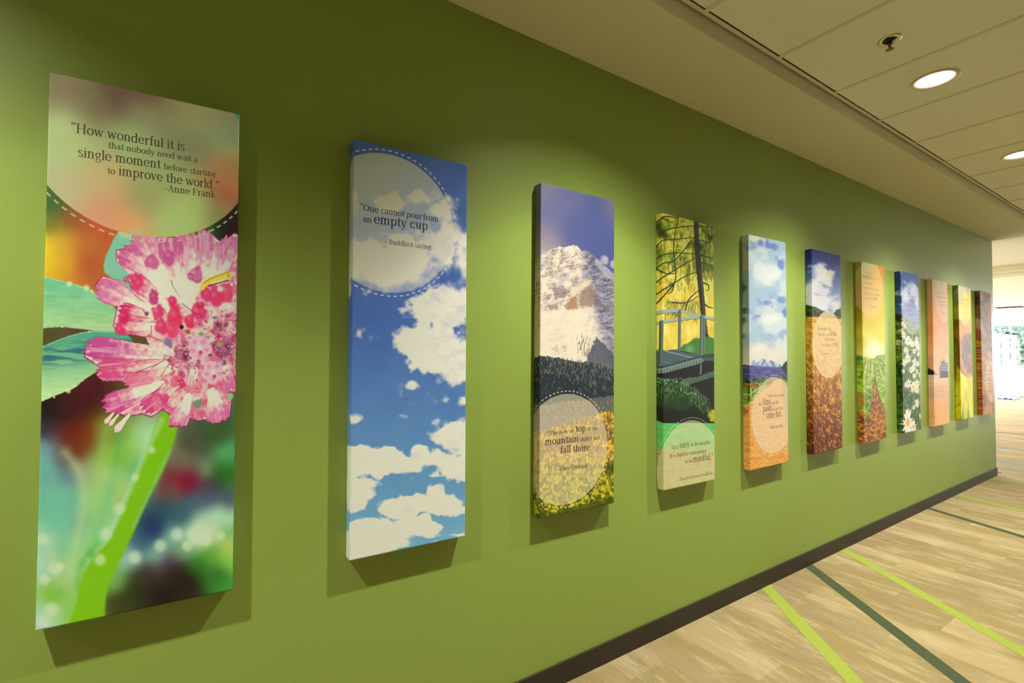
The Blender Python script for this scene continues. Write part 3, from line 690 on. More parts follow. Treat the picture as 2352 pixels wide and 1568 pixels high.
    t.line([(800,0),(690,230),(600,440),(510,640)], 34, (178,222,180), 6, .55, smooth=4)
    t.line([(840,190),(720,450),(630,640)], 16, (120,200,160), 5, .6, smooth=4)
    for x, y, r in ((740,180,34),(640,345,34),(550,530,52),(470,680,58),(435,835,52),(640,820,58),(790,750,56),(890,682,56),(1000,690,74),(1060,720,50),(950,752,48),(170,885,60),(90,715,60),(150,1130,60),(110,950,50),(200,880,40),(100,1200,50),(1150,690,40)):
        t.blob(x, y, r, (205,230,196), .72, .75)
    for x, y, r, c in ((150,1050,50,(125,200,60)),(60,1120,30,(150,215,170)),(380,800,50,(90,180,90)),(330,860,40,(110,190,90))): t.blob(x, y, r, c, .6, 1.)
    # flower head
    t.frame(60, 480, 2.8)
    def mass(X, Y):
        n = fbm(X, Y, 16, 16, 2, 4); m = fbm(X, Y, 7, 7, 12, 3)
        q = sstep(.35, .75, n)[..., None]
        c = col((238,205,200)) * (1 - q) + col((226,110,155)) * q
        q2 = sstep(.5, .8, m)[..., None] * .4
        return (c * (1 - q2) + col((205,50,115)) * q2).astype(np.float32)
    edge = [(680,150),(740,128),(820,175),(870,165),(950,172),(1000,112),(1040,150),(1090,180),(1110,125),(1150,120),(1200,160),(1260,205),(1310,172),(1340,145),(1460,200),(1460,1180),(1330,1180),(1310,1340),(1230,1380),(1150,1350),(1100,1360),(1060,1330),(1020,1390),(910,1390),(930,1320),(870,1280),(800,1330),(740,1310),(640,1330),(480,1280),(540,1215),(640,1195),(790,1105),(700,1150),(600,1100),(480,1100),(440,1060),(480,1020),(370,945),(370,880),(440,840),(560,870),(650,845),(780,860),(760,810),(590,780),(552,740),(580,610),(760,650),(700,570),(520,575),(435,485),(480,420),(600,445),(690,540),(640,430),(660,410),(572,320),(570,250),(640,238),(700,285),(668,195)]
    t.poly(edge, (150,30,110), 1.2, rough=1.5, rs=4, alpha=.75)
    ce = np.array([960., 700.])
    inner = [tuple(ce + (np.array(p) - ce) * .985) for p in edge]
    t.poly(inner, 0, 1., rough=1.5, rs=4, tex=mass)
    t.poly([(760,380),(900,350),(1050,400),(1180,380),(1250,430),(1150,470),(1090,560),(1060,640),(980,600),(900,560),(800,600),(720,520)], (244,230,212), 5, smooth=4, rough=4, rs=12)
    def petal(tip, base, hw, tc=(205,70,140), bc=(246,232,214), mid=.45, seed=0, lobes=3, rimc=(170,30,110)):
        T_ = np.array(t.P([tip])[0]); B_ = np.array(t.P([base])[0]); hw = hw / 2.8
        ax = T_ - B_; L = np.hypot(*ax); ax = ax / L; nx = np.array([-ax[1], ax[0]])
        prof = [(0,.32),(.25,.5),(.5,.78),(.75,1),(.92,.92)]
        pts = [B_ + ax * L * a + nx * hw * b for a, b in prof]
        for i in range(lobes * 2 + 1):
            q = 1 - 2 * i / (lobes * 2); pts.append(B_ + ax * L * (1.02 if i % 2 else .93) * (1 - .04 * q * q) + nx * hw * q * .8)
        pts += [B_ + ax * L * a - nx * hw * b for a, b in reversed(prof)]
        Pp = spline(np.array(pts), 4); k = t.sl(Pp, 4)
        if t.X[k].size == 0: return
        d = t.sdist(k, Pp) + 1.6 * (fbm(t.X[k], t.Y[k], 4, 4, seed) - .5)
        dx = t.X[k] - B_[0]; dy = t.Y[k] - B_[1]
        sx = (dx * ax[0] + dy * ax[1]) / L; sy = (dx * nx[0] + dy * nx[1]) / hw
        n = fbm(sy * 30 + seed * 7, sx * 30, 7, 26, seed, 3)
        n2 = fbm(t.X[k], t.Y[k], 9, 9, seed + 4, 3)
        q = sstep(mid - .25, mid + .5, sx + .55 * (n - .5) + .5 * (n2 - .5) + .18 * np.abs(sy)) [..., None]
        c = col(bc) * (1 - q) + col(tc) * q
        hl = (sstep(.55, .7, n) * sstep(.3, .8, sx) * .55)[..., None]
        c = c * (1 - hl) + col((246,205,215)) * hl
        rim = np.exp(-(d / 1.0) ** 2)[..., None] * .5 * sstep(.15, .5, sx)[..., None]
        c = c * (1 - rim) + col(rimc) * rim
        t.blend(k, sstep(.8, -.8, d), c.astype(np.float32))
    DP = (190,40,120); MG = (218,46,108); LP = (214,110,165)
    pets = [((1320,170),(1240,480),62,LP,.5),((1230,210),(1190,470),70,LP,.5),((1140,130),(1150,450),62,LP,.42),((1030,140),(1060,440),72,LP,.5),((905,180),(965,450),88,(205,95,160),.35),((735,140),(840,420),84,LP,.45),((600,255),(870,440),74,(205,85,150),.55),
            ((670,425),(930,640),58,(222,60,120),.6),((448,480),(830,650),82,LP,.5),((590,640),(850,690),58,(215,35,100),.45),((565,755),(850,740),46,(225,50,110),.6),
            ((380,885),(930,920),80,(200,75,150),.4),((450,1030),(900,980),70,(215,75,135),.35),((630,1120),(930,1010),56,(225,110,150),.3),((490,1265),(880,1110),70,(205,65,140),.55),((740,1280),(990,1090),58,(215,70,135),.4),
            ((960,1380),(1050,1180),64,LP,.6),((1100,1345),(1090,1200),50,(220,90,140),.4),((1240,1365),(1190,1150),78,LP,.5),((1060,1180),(1080,1010),58,(235,130,160),.4),((1330,1150),(1270,1000),50,(220,90,150),.4),((1000,1090),(940,1010),40,(225,80,130),.4)]
    for i, (a, b, hw, tc, mid) in enumerate(pets): petal(a, b, hw, tc, mid=mid, seed=i + 1)
    for a, b, hw in (((500,1370),(560,1300),16),((530,1385),(590,1310),15),((565,1425),(660,1310),24)): petal(a, b, hw, (244,215,205), mid=.5, seed=31, lobes=1)
    for x, y, q, c, al in ((1290,900,120,(120,30,80),.55),(1240,760,70,(150,60,70),.4),(1010,930,70,(130,40,90),.5),(1180,1000,80,(150,40,90),.35),(880,480,150,(246,232,214),.55),(1200,700,60,(244,228,210),.6),(1060,620,50,(240,225,205),.5),(700,640,60,(244,226,206),.6),(860,880,90,(244,228,212),.6),(760,1150,60,(244,226,206),.6),(820,1000,60,(240,190,190),.5)):
        t.blob(x, y, q, c, al, 1.)
    r = random.Random(5)
    for x, y, q, c in ((700,440,40,MG),(720,470,32,(225,60,120)),(815,555,34,DP),(935,588,33,(220,30,95)),(835,650,42,MG),(950,680,52,(225,45,90)),(1050,705,36,(230,40,90)),(865,745,42,MG),(930,765,40,(228,60,105)),(1100,655,46,(215,50,110)),(1160,545,34,MG),(1215,560,50,MG),(1285,530,48,(230,60,100)),(800,335,40,(200,80,150)),(915,300,46,(195,75,150)),(620,680,40,(215,30,100)),(600,765,30,(225,50,110)),(1080,415,46,(190,90,150)),(640,440,20,(190,80,140)),(1110,850,30,(225,60,120)),(1120,610,26,(210,30,80)),(1180,1040,30,(225,60,110)),(950,1100,30,(230,90,120)),(1000,1110,24,(200,40,90)),(880,1200,30,(215,60,120)),(830,1250,26,(225,120,150))):
        P0 = [(x + q * (1 + .35 * r.uniform(-1, 1)) * math.cos(k * .9), y + 1.15 * q * (1 + .35 * r.uniform(-1, 1)) * math.sin(k * .9)) for k in range(7)]
        t.poly(P0, c, 3.2, .85, smooth=4, rough=2.5, rs=5, seed=int(x)); t.blob(x - q * .2, y - q * .3, q * .6, (246,200,215), .3, 1.)
    for pts in ([(1070,420),(1020,405)],[(1060,440),(1100,460),(1150,430)],[(1000,600),(1080,660),(1150,690)],[(930,450),(940,490),(985,560)],[(880,630),(905,680)],[(750,640),(770,690)],[(780,800),(850,830),(930,870)],[(1190,650),(1188,690)],[(1040,770),(1060,800)],[(690,540),(760,590)],[(800,740),(800,790)],[(1280,700),(1340,650)],[(1240,780),(1330,700)]):
        t.line(pts, 6, r.choice([(140,20,50),(170,30,70),(120,30,70)]), 1., .7, smooth=4, w2=2)
    for a, b in (((860,1060),(950,930)),((800,1180),(880,1110)),((700,1040),(960,930)),((800,1010),(870,965)),((830,1160),(900,1090)),((640,1000),(880,960))):
        t.line([a, b], 6, r.choice([(150,30,40),(205,60,45),(120,20,60)]), 1., .7, w2=2)
    for x, y, rr in ((1110,885,84),(1200,1040,76)):
        for k in range(5):
            a = k * 1.257 + .3; t.blob(x + rr * .5 * math.cos(a), y + rr * .52 * math.sin(a), rr * .58, (240,185,205), 1, .25)
            t.blob(x + rr * .55 * math.cos(a), y + rr * .55 * math.sin(a), rr * .34, (226,110,165), .6, .9)
        t.blob(x, y, rr * .3, (246,225,215), .9, .7); t.blob(x + 8, y + 30, rr * .22, (225,50,110), .9, .6)
    for i in range(330):                                            # beads and shadows between the florets
        x = r.gauss(1250, 70) if i % 3 else r.gauss(1000, 70); y = r.gauss(860, 130) if i % 3 else r.gauss(930, 60)
        if not (880 < x < 1440 and 640 < y < 1180) or math.hypot(x - 1110, y - 885) < 80 or math.hypot(x - 1200, y - 1040) < 70: continue
        q = r.uniform(9, 28); t.blob(x, y, q, r.choice([(110,30,80),(130,20,60),(130,100,160),(165,40,80),(80,25,50),(165,120,170),(205,70,130),(225,120,160)]), .6, .9, ry=q * r.uniform(.5, 1.3))
        if r.random() < .4: t.blob(x + 4, y - 4, r.uniform(4, 12), (228,205,225), .8, .9)
    for x, y, q, c in ((995,750,18,(25,15,10)),(1035,780,20,(150,90,50)),(1125,790,14,(110,190,90)),(1240,865,22,(150,180,60)),(1190,830,24,(200,215,180)),(1100,1245,40,(110,140,115)),(1310,1200,30,(150,190,150)),(905,845,34,(130,120,180)),(770,660,18,(110,80,140)),(1245,740,16,(90,100,40)),(900,900,40,(225,225,225))):
        t.blob(x, y, q, c, .9, .5)
    t.line([(1130,500),(1150,470),(1190,452),(1300,420)], 34, (244,212,70), 1.2, smooth=4); t.line([(1140,470),(1200,435),(1300,402)], 8, (240,140,20), 1, smooth=4); t.line([(1170,490),(1300,455)], 9, (110,30,20), 1, .8)
    t.blob(1300, 425, 18, (245,160,30), .8, .6)
    t.blob(1245, 510, 26, (248,215,215), .9, .5); t.blob(1300, 620, 26, (248,225,215), .8, .6); t.blob(1320, 480, 14, (248,215,215), .9, .5)
    # quotation disc
    t.frame(60, 140, 3.734)
    Q = [(120,180,(148,136,112)),(200,225,(135,128,98)),(130,280,(190,214,152)),(270,215,(112,92,82)),(330,260,(146,156,120)),(450,270,(155,172,130)),(540,300,(142,182,142)),(160,340,(185,205,142)),(300,330,(165,190,132)),(430,330,(138,148,118)),(535,400,(195,138,98)),(520,445,(170,108,82)),(240,400,(205,184,128)),(150,430,(192,188,142)),(330,460,(165,170,112)),(300,505,(228,165,112)),(240,480,(218,155,122)),(400,500,(175,205,128)),(450,480,(178,205,128)),(500,480,(142,142,98)),(120,230,(150,140,110)),(380,400,(160,180,125)),(400,230,(150,150,118)),(340,220,(120,100,90))]
    t.frame(); f = t.field(Q, 22, warp=12, wsc=40, blur=6)
    u, v = happly(t.B, 345, 333.); cx = .214; cy = .153; R = .262
    t.quote_circle(cx, cy, R, dc=(205,196,160), da=.8, field=f * 1.0, gap=.013)
    t.blob(312, 533, 30, (165,215,165), .35, 1.); 
    t.frame(60, 140, 3.734)
    K = (70,62,48)
    t.text('<How wonderful it is', (372,600), (1356,768), .0178, K)
    t.text('that nobody need wait a', (697,738), (1464,868), .0118, K)
    t.text('single moment', (437,808), (1150,917), .0178, K)
    t.text('before starting', (1172,921), (1622,992), .0118, K)
    t.text('to', (690,955), (757,964), .0118, K); t.text('improve the world.>', (785,968), (1655,1100), .0178, K)
    t.text('-Anne Frank', (1180,1108), (1622,1170), .0136, K)

def art_sky(t):
    t.frame()
    y = ((t.Y - 350) / 900)
    n = fbm(t.X, t.Y, 60, 60, 2, 4)
    a = col((58,86,160)); b = col((74,110,186)); c = col((112,172,208))
    q = np.clip(y * 2, 0, 1)[..., None]; q2 = np.clip(y * 1.9 - .9, 0, 1)[..., None]
    t.C[:] = (a * (1 - q) + b * q) * (1 - q2) + c * q2 + .05 * (n[..., None] - .5)
    t.C += .022 * (np.random.RandomState(1).rand(t.h, t.w, 1).astype(np.float32) - .5)
    t.frame(740, 300, 3.734)
    t.clouds([(560,1130,420,200,1.5),(600,620,170,90,1.1),(850,580,200,80,1),(1000,680,160,120,.95),(1150,600,60,50,.4),(350,1100,280,160,1.3),(700,1100,330,220,1.4),(1050,1000,170,240,1.2),(1210,1080,110,200,1.4),(1180,1420,120,120,1.3),(150,1250,120,160,1.1),(1150,1350,120,110,1),(850,1500,180,80,.8),(300,680,100,120,.6),(1210,860,60,60,.5),(820,440,70,60,.45),(690,360,40,40,.4),(260,1150,120,220,1.2),(400,1380,80,60,.6),(270,560,60,80,.55)], 24, .95, .30, .85, c=(240,232,224), shade=(190,195,220), seed=4)
    t.frame(740, 700, 2.613)
    t.clouds([(240,170,110,50,.65),(380,180,90,40,.5),(480,30,50,30,.8),(700,60,180,90,1.1),(620,210,180,100,1.4),(760,300,180,130,1.5),(560,180,120,60,1.1),(800,430,80,60,1.0),(700,20,80,80,1.0),(840,80,50,40,.7),(545,480,55,35,.8),(700,530,90,40,.55),(760,560,60,40,.6),(845,580,50,35,1.),(190,685,60,35,1.),(480,670,60,25,.55),(370,650,60,20,.4),(690,710,60,35,.7),(800,760,140,70,1.3),(700,800,60,40,.8),(860,820,120,80,1.2)], 20, 1.0, .33, .80, seed=9, c=(242,236,228), shade=(205,208,222))
    t.clouds([(240,920,120,72,1.5),(400,930,120,75,1.5),(560,940,110,60,1.2),(620,890,60,50,1.),(720,920,120,55,1.1),(830,980,120,70,1.5),(300,990,110,40,1.),(660,1020,90,30,.75),(200,1120,110,110,1.5),(290,1070,80,40,1.),(180,1200,90,50,1.2),(440,1210,110,50,1.4),(560,1190,110,55,1.4),(680,1120,55,50,1.3),(720,1190,120,60,1.5),(820,1230,80,35,1.),(250,1310,120,40,1.),(370,1340,90,60,1.3),(560,1310,110,55,1.4),(640,1340,70,50,1.3),(240,1420,170,90,1.6),(350,1420,150,70,1.4),(500,1360,120,45,1.),(800,1380,120,16,.9),(700,1420,60,14,.8),(200,1500,180,80,1.6),(330,1290,60,20,.5)], 22, 1.0, .40, .72, seed=14, c=(242,236,228), shade=(210,210,218), ny=18, st=.8)
    t.clouds([(250,190,170,90,.6),(480,560,120,120,.5),(700,540,120,60,.6),(300,820,160,30,.5),(600,680,90,60,.4),(560,1040,90,40,.5)], 18, 1.4, .34, 1.0, seed=19, alpha=.6)
    t.frame(740, 700, 2.613)
    cl = lambda X, Y: (col((242,236,226)) * (1 - .5 * sstep(.4, .75, fbm(X, Y, 22, 16, 41, 4))[..., None]) + col((206,206,218)) * .5 * sstep(.4, .75, fbm(X, Y, 22, 16, 41, 4))[..., None]).astype(np.float32)
    for i, (pts, sf, rg) in enumerate(((( (430,185),(500,150),(560,120),(570,60),(520,20),(560,-60),(700,-120),(820,-60),(920,60),(810,120),(815,200),(900,250),(900,430),(780,480),(740,430),(620,400),(520,370),(505,310),(440,240)), 7, 13),
        (((100,870),(200,848),(290,860),(420,850),(460,890),(490,925),(530,900),(540,850),(620,850),(650,890),(740,890),(790,905),(920,900),(920,1050),(790,1050),(740,1010),(680,955),(600,968),(540,1002),(380,1020),(340,1040),(240,1002),(165,1025),(100,1010)), 3, 8),
        (((100,1030),(250,1040),(310,1075),(290,1130),(250,1210),(160,1235),(100,1240)), 4, 9), (((330,1240),(370,1200),(430,1162),(560,1140),(620,1140),(640,1092),(720,1085),(750,1160),(862,1232),(820,1262),(700,1262),(620,1232),(520,1280),(420,1280)), 2.5, 6),
        (((90,1400),(240,1332),(170,1300),(270,1275),(400,1285),(430,1342),(520,1290),(620,1250),(660,1300),(690,1370),(600,1385),(540,1370),(470,1412),(400,1480),(140,1620),(90,1620)), 2.5, 6), (((640,805),(720,722),(760,710),(920,700),(920,900),(760,870),(700,830)), 5, 10))):
        t.poly(pts, 0, sf, .93, smooth=3, rough=rg, rs=14, ry=11, seed=50 + i, tex=cl)
    t.blob(655, 120, 16, (110,135,195), .8, .9, ry=30); t.blob(800, 870, 60, (150,170,205), .4, 1., ry=22); t.blob(960, 420, 50, (90,120,190), .4, 1.)
    t.frame(740, 300, 3.734)
    # disc: an ellipse in the drawing is a circle on the sheet
    t.quote_circle(.130, .281, .254, tint=(208,204,210), a=.52, dc=(214,214,226), da=.8, gap=.013, nd=70)
    K = (40,36,42)
    t.text('<One', (320,676), (484,704), .0152, K); t.text('cannot pour', (497,704), (850,760), .0152, K, it=.22); t.text('from', (862,762), (996,782), .0152, K)
    t.text('an', (348,780), (424,790), .0152, K); t.text('empty cup', (442,790), (906,852), .0225, K)
    t.text('- Buddhist saying', (538,966), (930,1018), .0125, (55,50,55))

def art_mountain(t):
    t.frame(1190, 400, 3.565)
    t.C[:] = t.field([(x, y, c) for x, y, c in ((200,100,(135,130,170)),(450,200,(112,115,168)),(650,200,(90,105,165)),(770,230,(130,120,155)),(450,450,(92,98,160)),(650,560,(88,98,162)),(780,600,(85,95,160)),(230,520,(150,140,165)),(200,620,(185,165,170)),(600,350,(88,100,165)),(300,350,(115,115,168)))], 40, warp=8, wsc=40)
    t.C += .05 * (np.random.RandomState(2).rand(t.h, t.w, 1).astype(np.float32) - .5)
    t.clouds([(705,700,50,60,1.),(770,740,40,50,1.),(200,640,50,50,.7)], 8, .7, .4, .8, c=(210,200,205), shade=(170,165,185), seed=6, alpha=.85)
    ridge = [(100,690),(150,680),(188,660),(250,622),(300,604),(340,590),(370,600),(400,592),(450,577),(480,585),(500,605),(520,632),(545,620),(570,628),(600,655),(640,690),(700,745),(760,790),(800,835)]
    def rock(X, Y):
        x = (X - 1190) * 3.565; y = (Y - 400) * 3.565
        lit = sstep(40, -60, x - (560 + .28 * (y - 850) * (y > 850) - .1 * (850 - y) * (y < 850)) + 60 * (fbm(X, Y, 14, 14, 3) - .5))
        n = fbm(X + .25 * Y, Y, 10, 18, 5, 4); st = fbm(X * .6, Y + .2 * X, 14, 3.0, 8, 5); f = fbm(X, Y, 2.6, 2.6, 15, 3)
        A = col((248,234,214)) * np.ones_like(X)[..., None]; Rk = col((158,124,102)); Bs = col((150,146,172)); Bd = col((92,88,104))
        up = sstep(1150, 950, y) * .9 + .12
        m1 = (sstep(.47, .68, n * .42 + st * .33 + f * .25) * np.clip(up + .15, 0, 1) * .85)[..., None]
        m2 = (sstep(.4, .7, fbm(X, Y, 13, 10, 22, 5)) * .6 * up)[..., None]
        L = A * (1 - m2) + col((190,184,205)) * m2; L = L * (1 - m1) + Rk * m1
        m3 = sstep(.42, .66, st * .55 + f * .45)[..., None]; D = Bs * (1 - m3) + Bd * m3
        m4 = sstep(.5, .68, fbm(X, Y, 9, 4, 31, 5))[..., None] * .6; D = D * (1 - m4) + col((206,200,214)) * m4
        l = lit[..., None]
        return (L * l + D * (1 - l)).astype(np.float32)
    t.poly(ridge + [(900,900),(900,1700),(60,1700)], 0, .7, rough=1.2, rs=5, tex=rock)
    t.poly([(640,690),(700,745),(800,835),(900,900),(900,960),(790,880),(700,820),(620,720)], (190,188,208), 2, .7)
    for pts, c in (([(600,870),(640,950),(610,1080),(480,1110),(390,1110),(400,1020),(470,900),(530,860)], (205,165,130)), ([(280,940),(330,910),(400,930),(410,1000),(300,1020)], (120,100,105)), ([(430,850),(490,840),(500,890),(440,930)], (160,140,140)), ([(240,1070),(320,1060),(330,1100),(260,1120)], (135,105,95)), ([(210,1110),(240,1080),(245,1130)], (90,95,95)), ([(360,620),(385,640),(360,700),(330,790),(310,810),(340,700)], (160,135,125)), ([(280,1430),(320,1400),(330,1450)], (165,120,90)), ([(360,1410),(410,1400),(380,1450)], (165,120,90)), ([(390,1060),(470,990),(490,1100),(400,1120)], (165,105,75)), ([(560,720),(600,700),(650,760),(680,800),(620,790)], (100,98,115)), ([(590,900),(650,1000),(720,1080),(600,1075),(500,1080),(510,960)], (128,108,112))):
        t.poly(pts, c, 2.5, .55, rough=7, rs=5, ry=3, seed=2)
    for pts in ([(440,930),(590,850),(600,880),(520,950),(470,990),(410,1020)], [(300,640),(350,620),(340,700),(320,800),(290,780),(310,700)], [(440,810),(490,790),(500,820),(450,840)], [(190,850),(230,870),(240,950),(190,960)]):
        t.poly(pts, (250,238,212), 2.5, .6, rough=6, rs=5, ry=3, seed=5)
    t.poly([(560,1120),(600,1280),(570,1400),(470,1530),(420,1560),(180,1500),(180,1150),(300,1110),(420,1150),(520,1110)], (250,236,212), 2, .45, rough=4, rs=6, seed=7)
    # dark slope on the right, trees climbing it
    t.poly([(640,1330),(700,1390),(800,1490),(900,1560),(900,1700),(560,1700),(560,1500)], (85,90,110), 2, .9, rough=4, rs=5, seed=3)
    t.frame(1190, 820, 3.565)
    t.poly([(60,20),(180,-10),(330,5),(450,35),(600,40),(700,70),(800,100),(900,120),(900,480),(60,480)], (42,52,62), 1.5, rough=4, rs=3, ry=8, seed=4)
    r = random.Random(3)
    for i in range(1500):
        x = r.uniform(90, 800); y = r.uniform(-20, 330)
        top = 10 + .13 * max(0, x - 330); lim = 150 + .35 * max(0, x - 350) if x > 250 else 140
        if y < top or (y > lim and r.random() > .25): continue
        t.line([(x, y), (x + r.uniform(-3, 3), y - r.uniform(12, 30))], r.uniform(3, 7), r.choice([(150,145,130),(120,125,115),(175,165,140),(95,105,100),(60,70,75)]), .5, .75, w2=1)
    for i in range(60):
        x = r.uniform(480, 640); y = (-180 + (x - 480) * .3) + r.uniform(0, 160)
        t.line([(x, y), (x, y - r.uniform(18, 40))], 7, r.choice([(110,105,90),(150,140,110),(80,90,85)]), .6, .7, w2=1)
    t.poly([(60,400),(180,390),(500,350),(650,330),(800,310),(900,300),(900,560),(60,600)], (112,108,100), 3, .9, rough=4, rs=4, ry=9, seed=9)
    for i in range(420):
        x = r.uniform(90, 820); y = r.uniform(360, 530)
        t.line([(x, y), (x, y - r.uniform(14, 40))], r.uniform(3, 7), r.choice([(170,162,150),(90,92,88),(205,190,165),(120,110,95),(70,74,76)]), .6, .6, w2=1)
    def gold(X, Y):
        x = (X - 1190) * 3.565; y = (Y - 820) * 3.565
        n = fbm(X, Y, 9, 13, 6, 5); m = fbm(X, Y, 3, 5, 16, 4)
        up = sstep(700, 1100, y)[..., None]
        a = col((236,176,52)) * (1 - up) + col((196,184,24)) * up
        b = col((120,92,48)) * (1 - up) + col((70,88,20)) * up
        q = sstep(.36, .66, .55 * n + .45 * m)[..., None]
        h = sstep(.5, .75, m)[..., None] * .7
        return ((b * (1 - q) + a * q) * (1 - h) + col((246,214,70)) * h).astype(np.float32)
    t.poly([(60,640),(200,600),(330,560),(420,520),(560,490),(640,470),(720,440),(770,440),(800,500),(900,480),(900,1700),(60,1700)], 0, 1.2, rough=5, rs=5, ry=8, tex=gold, seed=1)
    t.poly([(560,600),(700,560),(800,590),(790,620),(640,660),(480,700),(300,760),(200,800),(180,760),(330,690)], (110,88,60), 3, .55, rough=6, rs=5, ry=9, seed=8)
    t.poly([(700,900),(800,820),(800,900),(730,1000)], (50,66,28), 3, .6, rough=6, rs=5, seed=3)
    t.poly([(60,1330),(200,1290),(420,1230),(600,1180),(800,1130),(900,1110),(900,1500),(60,1500)], (66,72,18), 5, .75, rough=7, rs=6, seed=6)
    t.quote_circle(.150, 1.192, .250, tint=(232,216,184), a=.6, dc=(222,216,196), da=.85, gap=.013)
    K = (52,40,32)
    t.text('< The man on', (232,640), (455,612), .0108, K); t.text('top', (470,612), (553,602), .0205, K); t.text('of the', (563,600), (650,592), .0108, K)
    t.text('mountain', (218,720), (495,690), .0205, K); t.text("didn't just", (510,688), (670,670), .0118, K)
    t.text('fall there.', (345,785), (602,757), .0205, K); t.text('- Vince Lombardi', (318,930), (568,900), .0122, (70,58,45))

def art_bridge(t):
    t.frame(1470, 470, 4.02)
    n = fbm(t.X, t.Y, 10, 24, 3, 4)
    t.C[:] = col((244,218,92)) + (n[..., None] - .5) * col((40,60,90)) * 1.2
    g = sstep(560, 150, (t.Y - 470) * 4.02) * sstep(500, 250, (t.X - 1470) * 4.02)
    t.blend(FULL, g * .5 * sstep(.4, .6, fbm(t.X, t.Y, 12, 16, 6)), (150,190,40))
    r = random.Random(11)
    for i in range(420):
        x = r.uniform(110, 560) if i < 300 else r.uniform(540, 700); y = r.uniform(80, 760) if i < 100 else r.uniform(120, 620)
        t.blob(x, y, r.uniform(14, 42), r.choice([(60,95,25),(90,140,30),(130,180,40),(40,62,22),(75,110,30)]), r.uniform(.25, .6), 1., ry=r.uniform(20, 60))
    for b in ([(100,150),(200,130),(300,170)], [(100,440),(190,340),(320,325),(520,300)], [(100,510),(180,475),(330,450),(520,460)], [(100,600),(220,545),(330,510),(480,330),(500,310)], [(100,740),(240,660),(400,560),(520,490)], [(100,850),(200,800),(330,720),(430,660),(520,630)], [(100,960),(190,880),(310,740),(330,640),(310,400),(330,250),(360,120)], [(290,910),(380,915),(450,905),(540,850)], [(440,900),(480,850),(540,800)], [(420,980),(440,900)], [(540,200),(620,210),(690,200)], [(560,470),(640,490),(700,495)], [(570,540),(640,560),(690,600)], [(590,730),(630,750),(635,790),(610,800)], [(555,330),(610,345),(650,360)], [(580,230),(640,300)], [(200,120),(260,110),(340,120),(400,90)], [(200,260),(300,220),(480,200),(510,210)], [(310,740),(300,800),(260,835)], [(150,570),(230,640),(330,640)], [(600,930),(640,955),(680,960)]):
        t.line(b, 13, (38,34,24), .5, .95, smooth=4, w2=6)
    for i in range(1500):
        x = r.uniform(110, 560) if i < 520 else r.uniform(560, 700); y = r.uniform(70, 800) if i < 520 else r.uniform(80, 680)
        if i % 5 == 0: x = r.uniform(230, 560); y = r.uniform(880, 1060)
        t.line([(x, y), (x + r.uniform(-14, 14), y + r.uniform(18, 55))], 4, r.choice([(40,62,20),(66,105,28),(96,140,34),(34,48,18),(100,90,40)]), .6, .5)
    t.poly([(495,60),(545,60),(545,300),(570,600),(590,800),(605,1000),(625,1190),(645,1250),(590,1255),(560,1000),(535,750),(510,500),(500,250)], (54,48,40), .6, rough=1, rs=3)
    t.line([(560,600),(585,900),(610,1180)], 14, (96,88,80), 1.5, .7)
    for x, y, q in ((520,370,60),(555,400,40),(200,250,70),(170,180,60),(230,290,50),(650,310,50)): t.blob(x, y, q, (30,42,16), .75, .8)
    # bank, bridge deck, rails
    t.poly([(340,1340),(420,1290),(520,1240),(640,1230),(760,1260),(760,1400),(340,1400)], (70,130,50), 1.5, rough=4, rs=5)
    t.poly([(90,1370),(180,1340),(230,1350),(230,1400),(90,1400)], (130,150,60), 2, rough=4, rs=5)
    t.blob(460, 1340, 60, (160,185,140), .6, .9)
    t.poly([(60,1380),(320,1345),(560,1395),(760,1380),(760,2400),(60,2400)], (28,26,26), .8)
    t.poly([(60,1385),(310,1345),(430,1375),(600,1395),(500,1440),(220,1500),(60,1520)], (72,98,112), .8)
    t.line([(230,1360),(500,1425)], 9, (150,160,160), .6); t.line([(100,1450),(330,1480)], 5, (110,130,140), .6)
    t.poly([(60,1520),(220,1495),(560,1400),(760,1385),(760,1400),(570,1420),(230,1530),(60,1560)], (60,72,62), .7)
    t.poly([(60,1540),(220,1515),(560,1420),(620,1420),(570,1470),(240,1560),(60,1590)], (130,152,146), .7, .9)
    for i in range(16):
        x = 170 + i * 27; t.line([(x, 1545 - (x - 170) * .26), (x, 1585 - (x - 170) * .26)], 5, (40,50,48), .5)
    t.poly([(560,1420),(760,1410),(760,1450),(600,1450)], (70,90,88), .7)
    for p in ([(60,1015),(150,1010),(370,985)], [(60,1110),(200,1090),(560,1040)], [(370,990),(560,1040)], [(560,1040),(760,1080)], [(60,1005),(370,975)]):
        t.line(p, 27, (166,186,172), .6); 
    for p in ([(60,1122),(200,1105),(560,1055)], [(60,1028),(370,998)], [(560,1055),(760,1092)]): t.line(p, 5, (82,92,84), .6, .8)
    for x0, x1, y0, y1, w in ((200,192,1090,1480,34),(368,362,985,1345,26),(572,565,1040,1385,34),(596,588,1060,1370,18)):
        t.line([(x0, y0), (x1, y1)], w, (112,128,116), .6); t.line([(x0 - w * .32, y0), (x1 - w * .32, y1)], w * .3, (70,76,66), .6)
    t.line([(150,1390),(150,1560)], 30, (60,70,66), .6, .6)
    t.frame(1470, 840, 4.61)
    t.poly([(440,150),(620,120),(800,50),(900,20),(900,90),(700,150),(480,220),(440,230)], (74,104,84), 1.2, rough=2, rs=4); t.line([(645,0),(640,95)], 16, (110,130,124), .6)
    t.poly([(90,160),(200,140),(330,150),(450,200),(520,290),(620,280),(700,350),(740,440),(750,640),(90,640)], (34,58,30), 2, smooth=3, rough=7, rs=5)
